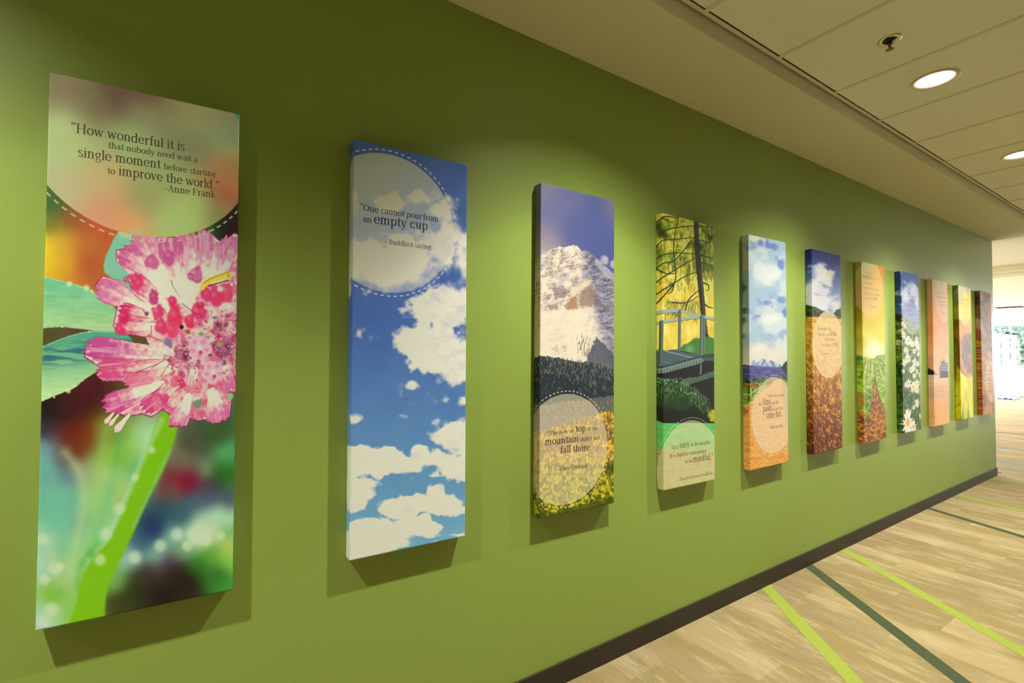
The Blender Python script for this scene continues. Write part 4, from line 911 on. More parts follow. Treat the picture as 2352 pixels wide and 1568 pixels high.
    for i in range(900):
        x = r.uniform(90, 740); y = r.uniform(130, 560); top = 150 if x < 450 else 150 + (x - 450) * .8
        if y < top: continue
        q = (y - top) / 330
        c = r.choice([(110,170,90),(90,150,60),(150,190,130),(70,130,60)]) if q < .45 + .3 * r.random() else r.choice([(35,62,32),(20,30,20),(50,82,40)])
        t.line([(x, y), (x + r.uniform(-10, 10), y - r.uniform(10, 34))], r.uniform(3, 8), c, .5, .6)
    for i in range(60): t.blob(r.uniform(100, 450) if i < 45 else r.uniform(500, 620), r.uniform(130, 190) if i < 45 else r.uniform(280, 320), 6, (190,215,215), .8, .5)
    t.poly([(90,430),(300,460),(500,480),(560,430),(720,520),(760,620),(90,640)], (22,24,18), 6, .85, rough=6, rs=6)
    t.poly([(720,520),(770,470),(900,450),(900,600),(740,590)], (214,196,40), 3, .85, rough=6, rs=4); 
    t.poly([(60,590),(180,600),(250,615),(420,612),(800,615),(900,610),(900,1500),(60,1500)], 0, 1, tex=lambda X, Y: (col((96,192,96)) * np.ones_like(X)[..., None] + (fbm(X, Y, 14, 4, 5)[..., None] - .5) * .18).astype(np.float32))
    t.blend(FULL, sstep(820, 960, (t.Y - 840) * 4.61 + 60 * (fbm(t.X, t.Y, 9, 9, 4) - .5)) * .75, (176,160,92))
    t.blend(FULL, sstep(.55, .66, fbm(t.X, t.Y, 6, 6, 24, 3)) * sstep(860, 940, (t.Y - 840) * 4.61) * .75, (206,92,62))
    t.quote_circle(.225, 1.394, .27, tint=(226,220,172), a=.62, dc=(212,222,196), da=.8, gap=.014)
    t.frame(1470, 840, 4.61)
    K = (88,68,44)
    t.text('<It is', (322,892), (405,882), .0135, K); t.text('easy', (415,878), (522,862), .0245, K); t.text('to be mindful.', (532,858), (748,828), .0135, K)
    t.text('It is', (312,982), (375,973), .0135, K); t.text('hard', (385,970), (462,958), .0165, K, it=.2); t.text('to remember', (472,953), (700,922), .0135, K)
    t.text('to be', (472,1036), (552,1026), .0135, K); t.text('mindful.>', (560,1022), (770,990), .0235, K)
    t.text('- Teacher of Joseph Goldstein', (395,1222), (765,1148), .0108, (92,80,52))
def noisecol(X, Y, a, b, sx, sy, seed, lo=.35, hi=.65, o=4):
    q = sstep(lo, hi, fbm(X, Y, sx, sy, seed, o))[..., None]
    return (col(a) * (1 - q) + col(b) * q).astype(np.float32)

def scrib(t, runs, c, alpha=.75):
    """lettering too small to read in the photograph: strings of short pen marks"""
    r = random.Random(9)
    for (x0, y0), (x1, y1), h in runs:
        s0, s1 = t.P([(x0, y0), (x1, y1)])
        u0, v0 = happly(t.B, *s0); u1, v1 = happly(t.B, *s1)
        a = np.array([u0 * t.W, v0 * t.H]); b = np.array([u1 * t.W, v1 * t.H])
        n = max(3, int((b - a)[0] / (h * .85)))
        st = ''.join(r.choice('unmocvwi ') for _ in range(n))
        t.text_m(st, a, b, h, c, alpha=alpha)

def art_road(t):
    t.frame(1680, 520, 5.225)
    t.C[:] = noisecol(t.X, t.Y, (214,226,232), (176,202,226), 30, 40, 3)
    t.C += .0
    for x, y, rx, ry, c in ((260,200,60,60,(128,160,205)),(350,180,60,60,(120,145,205)),(480,240,110,50,(122,142,208)),(420,190,40,60,(110,140,205)),(590,440,60,90,(120,145,215)),(540,370,60,50,(140,165,220)),(240,240,80,50,(140,175,210)),(300,530,40,50,(180,205,225)),(400,900,110,70,(125,150,215)),(320,850,70,40,(140,160,215)),(590,850,80,80,(130,155,215)),(640,980,50,80,(115,140,210)),(300,1060,70,60,(130,155,215)),(240,1000,50,50,(150,170,220)),(450,1290,110,60,(165,185,222)),(600,1300,90,70,(160,180,222)),(630,1230,60,60,(160,185,225)),(430,1410,90,40,(172,190,220)),(430,720,70,50,(170,200,225)),(500,800,80,60,(165,190,225)),(150,300,60,160,(120,140,135)),(150,700,60,80,(90,125,130)),(160,970,60,50,(50,75,90)),(150,1100,60,80,(95,120,130)),(150,1300,50,60,(110,135,140))):
        t.clouds([(x, y, rx, ry, 1.1)], 12, 1.1, .35, .9, c=c, shade=c, seed=int(x) % 13)
    t.clouds([(400,560,200,180,1.3),(450,1080,180,90,1.2),(280,130,60,80,1.1),(560,150,90,50,.9),(350,1450,180,100,1.2)], 24, .8, .4, .9, c=(240,242,238), shade=(225,232,238), seed=8, alpha=.9)
    t.blend(FULL, sstep(1250, 1560, (t.Y - 520) * 5.225) * .7, (244,226,206))
    t.frame(1680, 800, 4.9)
    t.poly([(120,150),(200,160),(230,130),(255,90),(275,140),(300,120),(350,80),(400,120),(440,105),(520,140),(580,170),(760,180),(760,260),(60,260),(60,150)], 0, .6, tex=lambda X, Y: noisecol(X, Y, (120,140,190), (190,205,225), 5, 8, 3))
    t.poly([(60,145),(130,155),(280,170),(450,178),(560,185),(760,190),(760,330),(60,330)], 0, .6, tex=lambda X, Y: noisecol(X, Y, (72,68,135), (98,98,160), 12, 3, 3))
    t.poly([(60,310),(130,300),(150,325),(190,330),(250,310),(300,305),(340,300),(480,290),(760,290),(760,420),(60,430)], 0, 1, rough=2, rs=3, tex=lambda X, Y: noisecol(X, Y, (40,62,26), (92,118,44), 4, 4, 5))
    t.poly([(560,190),(590,140),(620,110),(660,90),(760,80),(760,330),(640,300),(600,250)], (38,42,44), 1, rough=2, rs=3)
    t.blob(265, 320, 22, (28,40,22), .9, .5); t.blob(190, 345, 20, (28,40,22), .9, .5)
    t.poly([(60,410),(300,400),(430,380),(300,500),(230,600),(130,690),(60,700)], 0, 1, tex=lambda X, Y: noisecol(X, Y, (90,150,40), (130,195,60), 5, 3, 5))
    t.poly([(60,680),(140,640),(240,560),(330,470),(420,400),(490,320),(560,315),(620,360),(760,560),(760,1500),(60,1500)], 0, 1.2, rough=1.5, rs=5, tex=lambda X, Y: noisecol(X, Y, (226,150,66), (238,178,96), 7, 3, 7, o=5))
    t.poly([(60,650),(160,640),(200,680),(180,735),(60,735)], (150,100,55), 2, .8, rough=2, rs=3)
    t.poly([(570,320),(650,330),(760,480),(760,1080),(640,1000),(600,700)], (120,150,90), 3, .7, rough=3, rs=4)
    r = random.Random(4)
    for i in range(260): x = r.uniform(100, 660); y = r.uniform(700, 1380); t.line([(x, y), (x + r.uniform(6, 22), y + r.uniform(-3, 3))], r.uniform(2, 5), r.choice([(150,84,36),(196,120,52),(250,206,130)]), .5, .6)
    t.poly([(60,395),(300,385),(330,370),(330,392),(290,410),(60,425)], (176,84,40), .6); t.line([(60,385),(330,368)], 7, (236,150,60), .5)
    for x, y0, y1 in ((200,400,560),(292,395,480),(140,410,600),(238,430,500)): t.line([(x, y0), (x, y1)], 13, (98,52,34), .5)
    t.line([(130,500),(190,505),(290,430)], 9, (226,190,140), .5); t.line([(130,560),(200,540),(290,480)], 8, (150,80,40), .5)
    t.quote_circle(.268, 1.155, .250, tint=(240,214,186), a=.66, dc=(226,222,220), da=.85, nd=60)
    K = (96,74,62)
    t.text('<After the game,', (395,528), (600,510), .0125, K, alpha=.8); t.text('the', (303,622), (345,618), .0135, K, alpha=.85); t.text('king', (355,616), (438,608), .030, K); t.text('and the', (445,606), (530,597), .0135, K, alpha=.85)
    t.text('pawn', (355,692), (455,680), .030, K); t.text('go into the', (462,678), (580,664), .0135, K, alpha=.7)
    t.text('same box.', (388,768), (572,742), .030, K); t.text('Italian proverb', (432,888), (576,864), .0135, K, alpha=.8)

def art_wheat(t):
    t.frame(1680, 520, 5.225)
    n = fbm(t.X, t.Y, 26, 26, 3, 4)
    q = sstep(250, 900, (t.Y - 520) * 5.225)[..., None]
    t.C[:] = (col((28,38,112)) * (1 - q) + col((140,165,205)) * q)
    t.C += (n[..., None] - .5) * .08
    t.clouds([(1060,560,110,110,1.4),(1160,640,90,110,1.3),(1000,480,60,40,.9),(1080,760,140,90,1.4),(1040,900,160,120,1.6),(1250,960,90,120,1.2),(920,640,50,40,.7),(930,780,60,80,1.1),(1260,560,30,60,.6),(1000,700,80,120,1.3),(1180,840,120,80,1.)], 16, 1.1, .32, .85, c=(232,228,236), shade=(190,196,222), seed=5)
    t.poly([(840,930),(880,920),(910,885),(950,930),(990,950),(1040,970),(1080,990),(1120,1010),(1150,1040),(1220,1030),(1250,995),(1300,975),(1360,970),(1400,980),(1400,1110),(840,1080)], 0, .8, rough=2, rs=2.5, tex=lambda X, Y: noisecol(X, Y, (28,40,18), (74,98,52), 3, 3, 5))
    t.poly([(1100,1010),(1200,1020),(1240,1050),(1240,1090),(1060,1080)], (150,150,140), 1.5, .6)
    def wheat(X, Y):
        y = (Y - 725) / 310
        n = fbm(X - Y * .35, Y + X * .3, 3.2, 9, 4, 4); m = fbm(X, Y, 3, 3, 14, 4)
        up = np.clip(y * 1.2 - .1, 0, 1)[..., None]
        a = col((244,196,88)) * (1 - up) + col((224,140,50)) * up
        b = col((206,138,28)) * (1 - up) + col((92,38,20)) * up
        qq = sstep(.36 + .16 * y, .6 + .14 * y, .6 * n + .4 * m)[..., None]
        return (b * (1 - qq) + a * qq).astype(np.float32)
    t.poly([(800,1062),(900,1060),(1000,1072),(1200,1085),(1330,1098),(1400,1100),(1420,4000),(800,4000)], 0, .8, tex=wheat)
    t.line([(880,1065),(1040,1072),(1330,1095)], 8, (150,64,30), .5, .8)
    t.frame(1680, 800, 4.9); r = random.Random(8)
    for i in range(420):
        x = r.uniform(830, 1260); y = r.uniform(150, 1180); q = (y - 150) / 1030
        a = math.radians(r.uniform(-120, -60) if x > 920 else r.uniform(-80, -30)); l = r.uniform(24, 70) * (1.2 - .5 * q)
        t.line([(x, y), (x + l * math.cos(a), y + l * math.sin(a))], r.uniform(4, 9), r.choice([(250,206,104),(236,160,52),(214,120,38),(246,190,90)] if r.random() > q * .55 else [(96,40,22),(140,66,28),(60,22,20)]), .6, .55, w2=2)
    t.quote_circle(.240, .692, .250, tint=(248,218,170), a=.72, dash=False)
    t.frame(1680, 520, 5.225)
    K = (120,92,66)
    t.text("<People don't care", (1025,1222), (1198,1232), .0135, K, alpha=.75); t.text('how much you', (1045,1292), (1172,1300), .0135, K, alpha=.75); t.text('know', (1178,1294), (1262,1302), .026, K, alpha=.85)
    t.text('until they know', (1115,1352), (1255,1360), .0135, K, alpha=.75); t.text('how much you', (1085,1418), (1208,1424), .0135, K, alpha=.75); t.text('care.>', (1214,1420), (1296,1424), .026, K, alpha=.85)
    scrib(t, [((1078,1520), (1168,1522), .012)], K, .7)

def art_vines(t):
    t.frame(1940, 580, 6.357)
    t.C[:] = t.field([(x, y, c) for x, y, c in ((180,200,(222,150,90)),(300,180,(226,158,96)),(540,220,(236,150,30)),(560,350,(238,158,24)),(200,600,(190,130,60)),(560,600,(240,190,40)),(180,800,(180,140,40)),(300,1000,(236,200,24)),(560,900,(238,208,40)),(300,1250,(238,224,70)),(560,1250,(240,222,60)),(420,1400,(246,238,160)),(200,1300,(190,176,40)),(200,1000,(176,150,30)))], 30, warp=3)
    t.frame(1940, 780, 6.03)
    t.blob(430, 190, 190, (250,244,214), .9, 1., ry=210)
    t.poly([(60,260),(160,262),(270,270),(300,300),(360,300),(420,300),(440,260),(560,228),(700,200),(700,1600),(60,1600)], 0, 1, rough=1.5, rs=3, tex=lambda X, Y: noisecol(X, Y, (120,160,30), (178,206,66), 5, 4, 4))
    for a, b in (((300,270),(240,560)),((330,280),(300,600)),((365,290),(350,520)),((400,290),(420,560)),((430,290),(500,560)),((450,280),(560,520)),((480,270),(570,420))):
        t.line([a, b], 5, (130,92,40), .7, .7, w2=14); 
    for a, b in (((315,280),(270,520)),((385,290),(385,520)),((440,290),(530,560)),((500,265),(580,380))): t.line([a, b], 6, (206,222,90), .7, .7, w2=22)
    t.blob(190, 360, 80, (54,92,26), .7, .8); t.blob(210, 290, 60, (60,104,30), .7, .8); t.blob(180, 480, 60, (56,80,30), .6, .8)
    t.poly([(390,560),(430,540),(450,700),(500,860),(580,1040),(600,1700),(300,1700),(340,1000),(385,700)], 0, 1.5, rough=2, rs=4, tex=lambda X, Y: noisecol(X, Y, (120,66,24), (198,132,44), 3, 4, 4))
    t.poly([(60,800),(200,780),(300,760),(280,900),(250,1000),(160,1020),(60,1020)], (176,122,40), 2, .8, rough=3, rs=4)
    t.poly([(60,1020),(180,1010),(290,1030),(330,1100),(600,1080),(700,1000),(700,1700),(60,1700)], 0, 1.5, rough=2, rs=4, tex=lambda X, Y: noisecol(X, Y, (120,56,22), (206,138,54), 3, 3, 4, o=5))
    t.poly([(280,780),(370,700),(390,800),(340,1000),(310,1300),(290,1000)], 0, 1.5, .8, rough=3, rs=3, tex=lambda X, Y: noisecol(X, Y, (60,90,26), (140,180,50), 3, 3, 4))
    t.line([(450,700),(500,860),(575,1000)], 8, (60,60,30), .6, .8)
    t.quote_circle(.168, .218, .250, tint=(244,208,140), a=.72, dash=False)
    t.frame(1940, 580, 6.357); K = (138,104,72)
    t.text('<There comes a', (262,308), (422,336), .0135, K, alpha=.7); t.text('moment', (258,385), (392,408), .024, K, alpha=.8); t.text('when we', (396,404), (490,422), .0135, K, alpha=.7)
    scrib(t, [((262,466), (415,486), .0135), ((265,545), (505,580), .0135), ((268,626), (505,656), .0135), ((268,700), (415,716), .0135)], K, .7); t.text('true', (418,716), (476,724), .024, K, alpha=.85)
    scrib(t, [((368,822), (470,836), .0125)], K, .7)

def daisy(t, x, y, r, seed=0, sq=.62):
    q = random.Random(seed); n = 13
    for k in range(n):
        a = k * 2 * math.pi / n + q.uniform(-.15, .15); l = r * q.uniform(.8, 1.1)
        t.line([(x + .2 * r * math.cos(a) * sq, y + .2 * r * math.sin(a)), (x + l * math.cos(a) * sq, y + l * math.sin(a))], r * .24, (238,232,226), .5, 1, w2=r * .12)
    t.blob(x, y, r * .27 * sq * 1.5, (240,176,22), 1, .3, ry=r * .34)

def art_daisies(t):
    t.frame(1940, 580, 6.357)
    n = fbm(t.X, t.Y, 14, 18, 2, 4)
    t.C[:] = col((50,82,152)) + (n[..., None] - .5) * .15
    t.clouds([(880,620,80,200,1.2),(820,300,25,70,.8),(1000,560,90,140,1.1),(1060,760,40,140,1.2),(850,760,60,90,.9),(780,330,40,50,.6),(780,620,60,100,.7)], 9, .9, .35, .8, c=(214,214,236), shade=(150,165,210), seed=4)
    t.blend(FULL, sstep(700, 900, (t.Y - 580) * 6.357) * .5, (120,150,214))
    t.poly([(660,870),(740,880),(800,900),(860,940),(930,990),(1000,1020),(1060,1080),(1200,1120),(1200,4000),(660,4000)], 0, .8, rough=1, rs=3, tex=lambda X, Y: noisecol(X, Y, (40,66,18), (130,156,50), 3, 4.5, 4, .3, .7))
    t.poly([(660,870),(740,880),(800,900),(870,950),(830,1020),(730,1030),(660,1020)], (34,44,30), 1, .9, rough=1, rs=2)
    for x, y in ((840,985),(870,1000),(790,1010),(860,960),(780,1060),(900,1040),(730,1050),(800,1180)): t.blob(x, y, 22, (236,200,40), .85, .7)
    t.frame(1940, 780, 6.03)
    t.poly([(660,330),(790,350),(900,480),(950,640),(900,700),(860,800),(1060,760),(1060,1400),(660,1400)], 0, 3, .9, rough=4, rs=5, tex=lambda X, Y: noisecol(X, Y, (24,52,18), (84,120,44), 2.5, 6, 6, .3, .7))
    r = random.Random(3)
    for i in range(120): x = r.uniform(690, 1050); y = r.uniform(300, 1300); t.line([(x, y), (x + r.uniform(-14, 14), y - r.uniform(40, 110))], 4, r.choice([(110,150,60),(60,96,36),(30,60,24)]), .5, .6)
    D = [(870,30,62),(760,50,52),(940,70,44),(980,60,40),(1020,130,40),(845,150,50),(862,180,36),(965,170,44),(1020,210,38),(870,275,70),(965,325,55),(825,330,50),(1010,345,40),(735,260,60),(925,425,52),(960,405,45),(1000,450,35),(815,450,34),(965,510,42),(745,450,40),(885,620,66),(945,665,74),(1000,620,60),(1000,700,60),(845,640,40),(1000,885,60),(955,945,34),(1045,500,40),(1048,1060,36)]
    for i, (x, y, q) in enumerate(D): daisy(t, x, y, q, i, .66)
    daisy(t, 875, 1150, 175, 41, .42); daisy(t, 950, 1210, 105, 42, .42)
    t.frame(1940, 580, 6.357)
    for i, (x, y, q) in enumerate(((850,1050,40),(880,1090,40),(860,1215,60),(925,1300,75),(990,1350,50),(1050,1280,50),(1060,1370,60),(780,1320,70),(830,1150,36),(970,1310,36))): daisy(t, x, y, q, 60 + i, .66)
    t.quote_circle(.268, .331, .248, tint=(214,206,226), a=.58, dc=(220,216,236), da=.6, nd=50, gap=.014)
    K = (100,92,120)
    scrib(t, [((915,655), (1000,668), .014), ((915,722), (1022,742), .022), ((912,792), (1040,812), .022), ((912,856), (985,866), .013), ((930,925), (1022,935), .02), ((1018,1035), (1080,1046), .011)], K, .65)

def art_ferry(t):
    t.frame(1940, 780, 6.03)
    t.C[:] = t.field([(1150,-700,(206,150,110)),(1400,-700,(214,160,120)),(1250,-300,(230,150,90)),(1150,-100,(210,140,80)),(1300,0,(240,162,104)),(1300,300,(240,170,116)),(1150,470,(214,176,140)),(1300,540,(222,184,148)),(1350,640,(226,170,120)),(1200,760,(196,160,130)),(1400,760,(220,168,130)),(1300,900,(240,170,110)),(1300,1150,(240,178,112)),(1160,1100,(210,150,96))], 40)
    t.C += ((fbm(t.X, t.Y, 30, 2.5, 3, 3)[..., None] - .5) * .10 * sstep(856, 862, t.Y)[..., None]).astype(np.float32)
    t.C += ((fbm(t.X, t.Y, 16, 9, 13, 3)[..., None] - .5) * .05).astype(np.float32)
    t.poly([(1060,220),(1140,240),(1165,300),(1200,350),(1220,400),(1245,430),(1250,455),(1300,465),(1200,474),(1060,474)], (30,24,24), .5, rough=.6, rs=2)
    t.poly([(1190,210),(1225,210),(1225,400),(1200,400)], (190,130,90), 1, .5)
    t.poly([(1310,370),(1330,320),(1335,285),(1365,275),(1370,240),(1380,250),(1385,300),(1410,300),(1425,330),(1432,500),(1400,512),(1310,515)], (98,96,122), .6)
    t.line([(1312,375),(1316,512)], 12, (206,84,66), .5); t.line([(1340,335),(1425,335)], 6, (210,200,210), .4, .8); t.line([(1330,370),(1425,372)], 6, (214,206,214), .4, .8); t.line([(1330,400),(1428,404)], 6, (190,186,200), .4, .8)
    t.poly([(1330,420),(1430,430),(1434,505),(1330,512)], (50,48,66), .6); t.line([(1300,516),(1434,508)], 6, (70,60,60), .6, .7)
    t.quote_circle(.325, .185, .250, tint=(226,190,156), a=.6, dash=False)
    t.frame(1940, 580, 6.357); K = (130,92,80)
    scrib(t, [((1335,590), (1480,606), .014), ((1330,655), (1480,672), .018), ((1375,716), (1480,728), .016), ((1392,775), (1470,784), .018), ((1410,872), (1488,880), .012)], K, .6)

def art_sunflower(t):
    t.frame(1940, 580, 6.357)
    t.C[:] = t.field([(1600,520,(120,120,110)),(1600,650,(74,86,84)),(1680,560,(210,206,190)),(1700,650,(186,182,186)),(1820,520,(150,160,190)),(1600,800,(150,136,30)),(1620,1000,(140,110,20)),(1600,1200,(110,62,22)),(1620,1350,(140,70,20)),(1690,900,(230,214,80)),(1800,900,(240,206,60)),(1690,1200,(232,170,50)),(1840,1050,(240,160,50))], 26)
    t.poly([(1550,730),(1640,760),(1640,1010),(1600,1050),(1550,1000)], (150,140,26), 2, .8)
    t.poly([(1715,900),(1715,640),(1750,530),(1790,640),(1800,900)], (240,214,50), 1); t.poly([(1795,900),(1800,640),(1838,510),(1850,640),(1860,1000)], (238,190,60), 1)
    t.poly([(1640,830),(1700,690),(1720,900),(1720,1000),(1640,1000)], (226,214,110), 2, .8)
    t.frame(1940, 780, 6.03)
    t.poly([(1590,-200),(1680,-150),(1750,-120),(1800,-60),(1820,400),(1780,540),(1700,540),(1640,460),(1600,330)], (206,140,70), 4, .9)
    t.poly([(1500,60),(1590,60),(1590,400),(1540,440),(1500,430)], (150,136,22), 2); t.poly([(1500,430),(1590,400),(1590,620),(1500,700)], (120,66,22), 3)
    t.poly([(1610,20),(1680,-60),(1750,-60),(1790,60),(1795,330),(1760,500),(1700,480),(1640,330)], 0, 3, rough=3, rs=5, tex=lambda X, Y: noisecol(X, Y, (104,68,66), (166,104,70), 3, 4, 6))
    t.blob(1705, 140, 60, (80,74,82), .8, .8, ry=120); t.blob(1668, 320, 30, (100,104,110), .7, .8, ry=60)
    t.poly([(1590,380),(1610,480),(1700,545),(1790,520),(1850,600),(1850,1250),(1500,1250),(1510,620),(1590,600)], 0, 1, tex=lambda X, Y: noisecol(X, Y, (214,200,20), (240,226,40), 4, 20, 6))
    for a, b in (((1510,1250),(1640,800)),((1600,1250),(1645,900)),((1660,1250),(1700,1000)),((1700,1250),(1720,900)),((1600,800),(1520,900))): t.line([a, b], 12, (146,140,20), 1, .7, w2=3)
    t.poly([(1610,1250),(1645,900),(1655,1060),(1660,1250)], (96,130,70), 1, .8); t.poly([(1690,1250),(1715,940),(1750,1250)], (104,134,80), 1, .8)
    t.quote_circle(.190, .185, .250, tint=(246,232,160), a=.38, dash=False)
    t.frame(1940, 580, 6.357); K = (130,110,80)
    scrib(t, [((1700,700), (1800,720), .018), ((1690,760), (1800,778), .014), ((1730,810), (1800,822), .014), ((1710,905), (1785,918), .012)], K, .6)

def art_bark(t):
    t.frame(1940, 580, 6.357)
    t.C[:] = noisecol(t.X, t.Y, (84,62,38), (140,108,72), 5, 8, 4)
    t.blend(FULL, sstep(620, 900, (t.Y - 580) * 6.357) * .75 * sstep(.3, .6, fbm(t.X, t.Y, 8, 14, 9)), (178,108,34))
    t.poly([(1850,560),(1960,560),(1975,700),(1960,850),(1850,900)], (48,44,30), 2, .9, rough=3, rs=4)
    t.poly([(1850,900),(1930,900),(2000,960),(2050,1100),(2080,1200),(2040,1230),(1960,1050),(1850,1040)], (176,164,150), 1.5, .9, rough=1, rs=4)
    t.poly([(1880,700),(1950,760),(1990,860),(2060,1000),(2100,1180),(2070,1190),(2000,1000),(1930,870),(1870,800)], (104,92,66), 1.5, .7, rough=2, rs=4)
    t.poly([(1850,1060),(1960,1080),(2010,1200),(1980,1260),(1850,1300)], (156,84,34), 2, .8, rough=2, rs=4)
    t.poly([(1850,1180),(1930,1210),(2000,1290),(1960,1330),(1850,1340)], (186,176,40), 1.5, .9)
    t.frame(1940, 780, 6.03)
    t.poly([(1780,20),(1900,60),(1960,200),(1900,500),(1940,760),(1900,1100),(1780,1100)], 0, 3, .85, rough=4, rs=4, tex=lambda X, Y: noisecol(X, Y, (140,70,24), (206,150,70), 4, 3, 7))
    t.poly([(2000,80),(2080,260),(2100,700),(2060,1100),(1900,1100),(1960,860),(1920,560),(1930,300)], 0, 4, .85, tex=lambda X, Y: noisecol(X, Y, (196,120,40), (224,184,120), 7, 16, 3))
    for x, y in ((1850,250),(1860,330),(1840,600),(1850,640),(1890,350),(1850,450)): t.line([(x - 20, y), (x + 30, y - 10)], 7, (226,200,160), .6, .8)
    t.C *= np.array((.86, .76, .62), np.float32)
    t.quote_circle(.370, 1.095, .250, tint=(226,196,160), a=.5, dash=False)
    K = (84,62,60)
    scrib(t, [((1935,430), (2045,412), .014), ((1945,476), (2040,464), .018), ((1968,520), (2022,512), .016), ((1935,560), (2035,545), .018), ((1960,600), (2010,594), .014), ((1950,716), (2040,702), .012)], K, .75)

# ---------------------------------------------------------------- the eleven canvas prints
def ink(t, cor):
    """the pictures are drawn as they look under the downlights; divide that light out to get the colour of the ink itself"""
    X = cor[0][0] + np.clip(t.U, 0, 1) * t.W; Z = cor[0][1] - np.clip(t.V, 0, 1) * t.H
    E = np.full(X.shape, .24, np.float32)
    for lx in LAMP_X:
        dx, dy, dz = X - lx, -LAMP_Y - t.D, LAMP_Z - Z
        r = np.sqrt(dx * dx + dy * dy + dz * dz)
        E += LAMP / (4 * math.pi ** 2) * np.interp(dz / r, [p for p, _ in BEAM], [v for _, v in BEAM]) * dy / r ** 3
    c = np.clip(t.C, 0, 1); lin = np.where(c <= .04045, c / 12.92, ((c + .055) / 1.055) ** 2.4)
    lin = lin / (1.05 * np.maximum(E, .3)[..., None] ** .75) / np.array((.98, 1.0, .88), np.float32)
    lin = np.minimum(lin, .84)
    t.C = np.where(lin <= .0031308, lin * 12.92, 1.055 * lin ** (1 / 2.4) - .055).astype(np.float32)

def print_mat(name, t):
    img = bpy.data.images.new(name, t.w, t.h, alpha=False)
    px = np.ones((t.h, t.w, 4), np.float32); px[..., :3] = np.clip(t.C[::-1], 0, 1); img.pixels.foreach_set(px.ravel()); img.update(); img.pack()
    m = bpy.data.materials.new(name); m.use_nodes = True; nt = m.node_tree; b = nt.nodes['Principled BSDF']
    b.inputs['Roughness'].default_value = .55; b.inputs['Specular IOR Level'].default_value = .25
    ti = nt.nodes.new('ShaderNodeTexImage'); ti.image = img; ti.extension = 'EXTEND'; nt.links.new(ti.outputs[0], b.inputs['Base Color'])
    tc = nt.nodes.new('ShaderNodeTexCoord'); wx = nt.nodes.new('ShaderNodeTexWave'); wx.bands_direction = 'X'; wx.inputs['Scale'].default_value = 260
    wz = nt.nodes.new('ShaderNodeTexWave'); wz.bands_direction = 'Z'; wz.inputs['Scale'].default_value = 260
    ad = nt.nodes.new('ShaderNodeMath'); nt.links.new(tc.outputs['Object'], wx.inputs[0]); nt.links.new(tc.outputs['Object'], wz.inputs[0])
    nt.links.new(wx.outputs['Fac'], ad.inputs[0]); nt.links.new(wz.outputs['Fac'], ad.inputs[1])
    bp = nt.nodes.new('ShaderNodeBump'); bp.inputs['Strength'].default_value = .12; bp.inputs['Distance'].default_value = .0006
    nt.links.new(ad.outputs[0], bp.inputs['Height']); nt.links.new(bp.outputs[0], b.inputs['Normal'])
    return m

def hang(cor, t, name, label):
    """a stretched canvas: cor = four front corners (x, z) from top left clockwise, on the plane y = -D"""
    D, W, H = t.D, t.W, t.H
    xm = sum(c[0] for c in cor) / 4; zb = (cor[2][1] + cor[3][1]) / 2
    bm = bmesh.new(); box(bm, 0, W, -D, 0, 0, H, bev=.004, seg=3)
    bmesh.ops.recalc_face_normals(bm, faces=bm.faces)
    uvl = bm.loops.layers.uv.new('uv'); WW, HH = W + 2 * D, H + 2 * D
    for f in bm.faces:
        n = f.normal
        side = 0 if abs(n.x) < .75 else (1 if n.x > 0 else -1); top = 0 if abs(n.z) < .75 else (1 if n.z > 0 else -1)
        for l in f.loops:
            x, y, z = l.vert.co; dep = y + D
            u = x + side * dep; v = z + top * dep
            l[uvl].uv = ((u + D) / WW, (v + D) / HH)
    (ax, az), (bx, bz), (cx, cz), (dx, dz) = cor
    for v in bm.verts:
        p, q = v.co.x / W, v.co.z / H
        x = (dx * (1 - p) + cx * p) * (1 - q) + (ax * (1 - p) + bx * p) * q; z = (dz * (1 - p) + cz * p) * (1 - q) + (az * (1 - p) + bz * p) * q
        v.co.x = x - xm; v.co.z = z - zb
    o = obj(name, bm, print_mat(name + '_print', t), loc=(xm, -.001, zb), label=label, category='canvas print', group='tall canvas prints hung along the green wall')
    for p in o.data.polygons: p.use_smooth = False
    return o

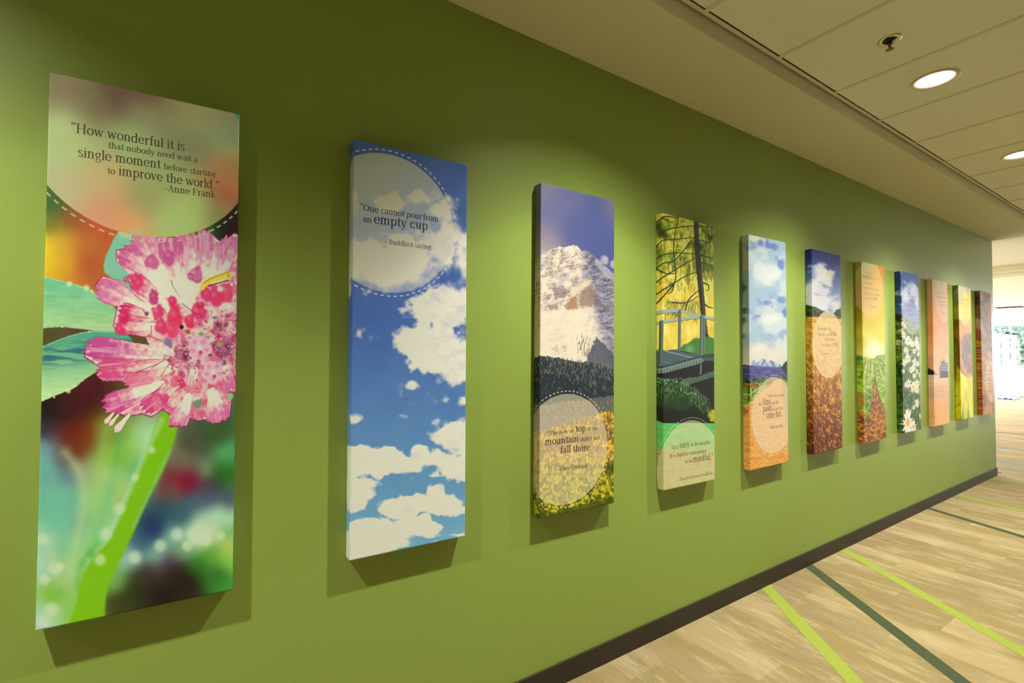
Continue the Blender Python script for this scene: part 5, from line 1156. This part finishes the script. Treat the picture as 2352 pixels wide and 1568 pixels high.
P_ = [[(113,165),(550,262),(534,1354),(81,1449)],[(812,319),(1073,379),(1068,1231),(802,1288)],[(1242,419),(1411,461),(1410,1155),(1238,1191)],[(1522,489),(1640,519),(1641,1102),(1523,1127)],[(1719,538),(1804,556),(1812,1060),(1723,1081)],[(1865,571),(1930,587),(1935,1028),(1868,1044)],[(1977,600),(2030,612),(2035,1006),(1985,1019)],[(2068,622),(2109,631),(2115,986),(2075,995)],[(2141,640),(2175,648),(2181,972),(2146,980)],[(2200,654),(2229,662),(2236,958),(2209,964)],[(2250,667),(2275,673),(2284,948),(2258,953)]]
HANG = [[(-.340, 2.273), (.099, 2.281), (.100, .801), (-.341, .812)], [(.451, 2.289), (.905, 2.294), (.903, .800), (.451, .807)],
        [(1.277, 2.296), (1.735, 2.293), (1.727, .793), (1.269, .801)], [(2.096, 2.291), (2.552, 2.287), (2.546, .791), (2.093, .797)],
        [(2.913, 2.287), (3.363, 2.291), (3.372, .796), (2.911, .795)], [(3.722, 2.292), (4.171, 2.292), (4.165, .806), (3.716, .805)],
        [(4.537, 2.287), (4.984, 2.287), (4.979, .802), (4.544, .799)], [(5.353, 2.285), (5.784, 2.287), (5.784, .809), (5.357, .810)],
        [(6.151, 2.282), (6.587, 2.283), (6.588, .804), (6.146, .805)], [(6.940, 2.282), (7.372, 2.279), (7.382, .810), (6.962, .811)],
        [(7.716, 2.277), (8.155, 2.277), (8.180, .806), (7.738, .810)]]
JOBS = [(art_flower, .0007, 'tall canvas print of a pink clover flower, leftmost on the green wall'),
        (art_sky, .0008, 'tall canvas print of white clouds in blue sky, second from the left'),
        (art_mountain, .0010, 'tall canvas print of a snowy mountain above dark forest and yellow trees'),
        (art_bridge, .0010, 'tall canvas print of a pine tree over a small wooden footbridge'),
        (art_road, .0012, 'tall canvas print of a cloudy sky over purple hills and a sandy road'),
        (art_wheat, .0012, 'tall canvas print of golden wheat under a deep blue sky'),
        (art_vines, .0014, 'tall canvas print of green vineyard rows under an orange and yellow sky'),
        (art_daisies, .0014, 'tall canvas print of white daisies under a blue sky'),
        (art_ferry, .0014, 'tall peach-coloured canvas print of a ferry on a calm sea'),
        (art_sunflower, .0014, 'tall canvas print of a yellow sunflower close up, second from the wall end'),
        (art_bark, .0014, 'tall brown and amber canvas print, nearest the end of the green wall')]
for (fn, mm, label), px, cor in zip(JOBS, P_, HANG):
    t = Tex(px, mm); fn(t); ink(t, cor); hang(cor, t, 'canvas_print', label)

# plaster crumbs left along the foot of the wall
bm = bmesh.new(); r = random.Random(21)
for i in range(260):
    x = r.choice([r.gauss(2.1, .45), r.uniform(1.3, 3.2), r.gauss(3.95, .12)]); y = -.012 - abs(r.gauss(0, .07)) if i % 3 else -.012 - abs(r.gauss(0, .012)); s_ = r.uniform(.0006, .0019)
    bmesh.ops.create_icosphere(bm, subdivisions=1, radius=s_, matrix=Matrix.Translation((x, y, s_ * .7 + .0006)) @ Matrix.Diagonal((1, r.uniform(.5, 1), .7, 1)))
obj('plaster_crumbs', bm, M_glare_crumbs, kind='stuff', label='white plaster crumbs scattered on the carpet along the baseboard', category='dust')
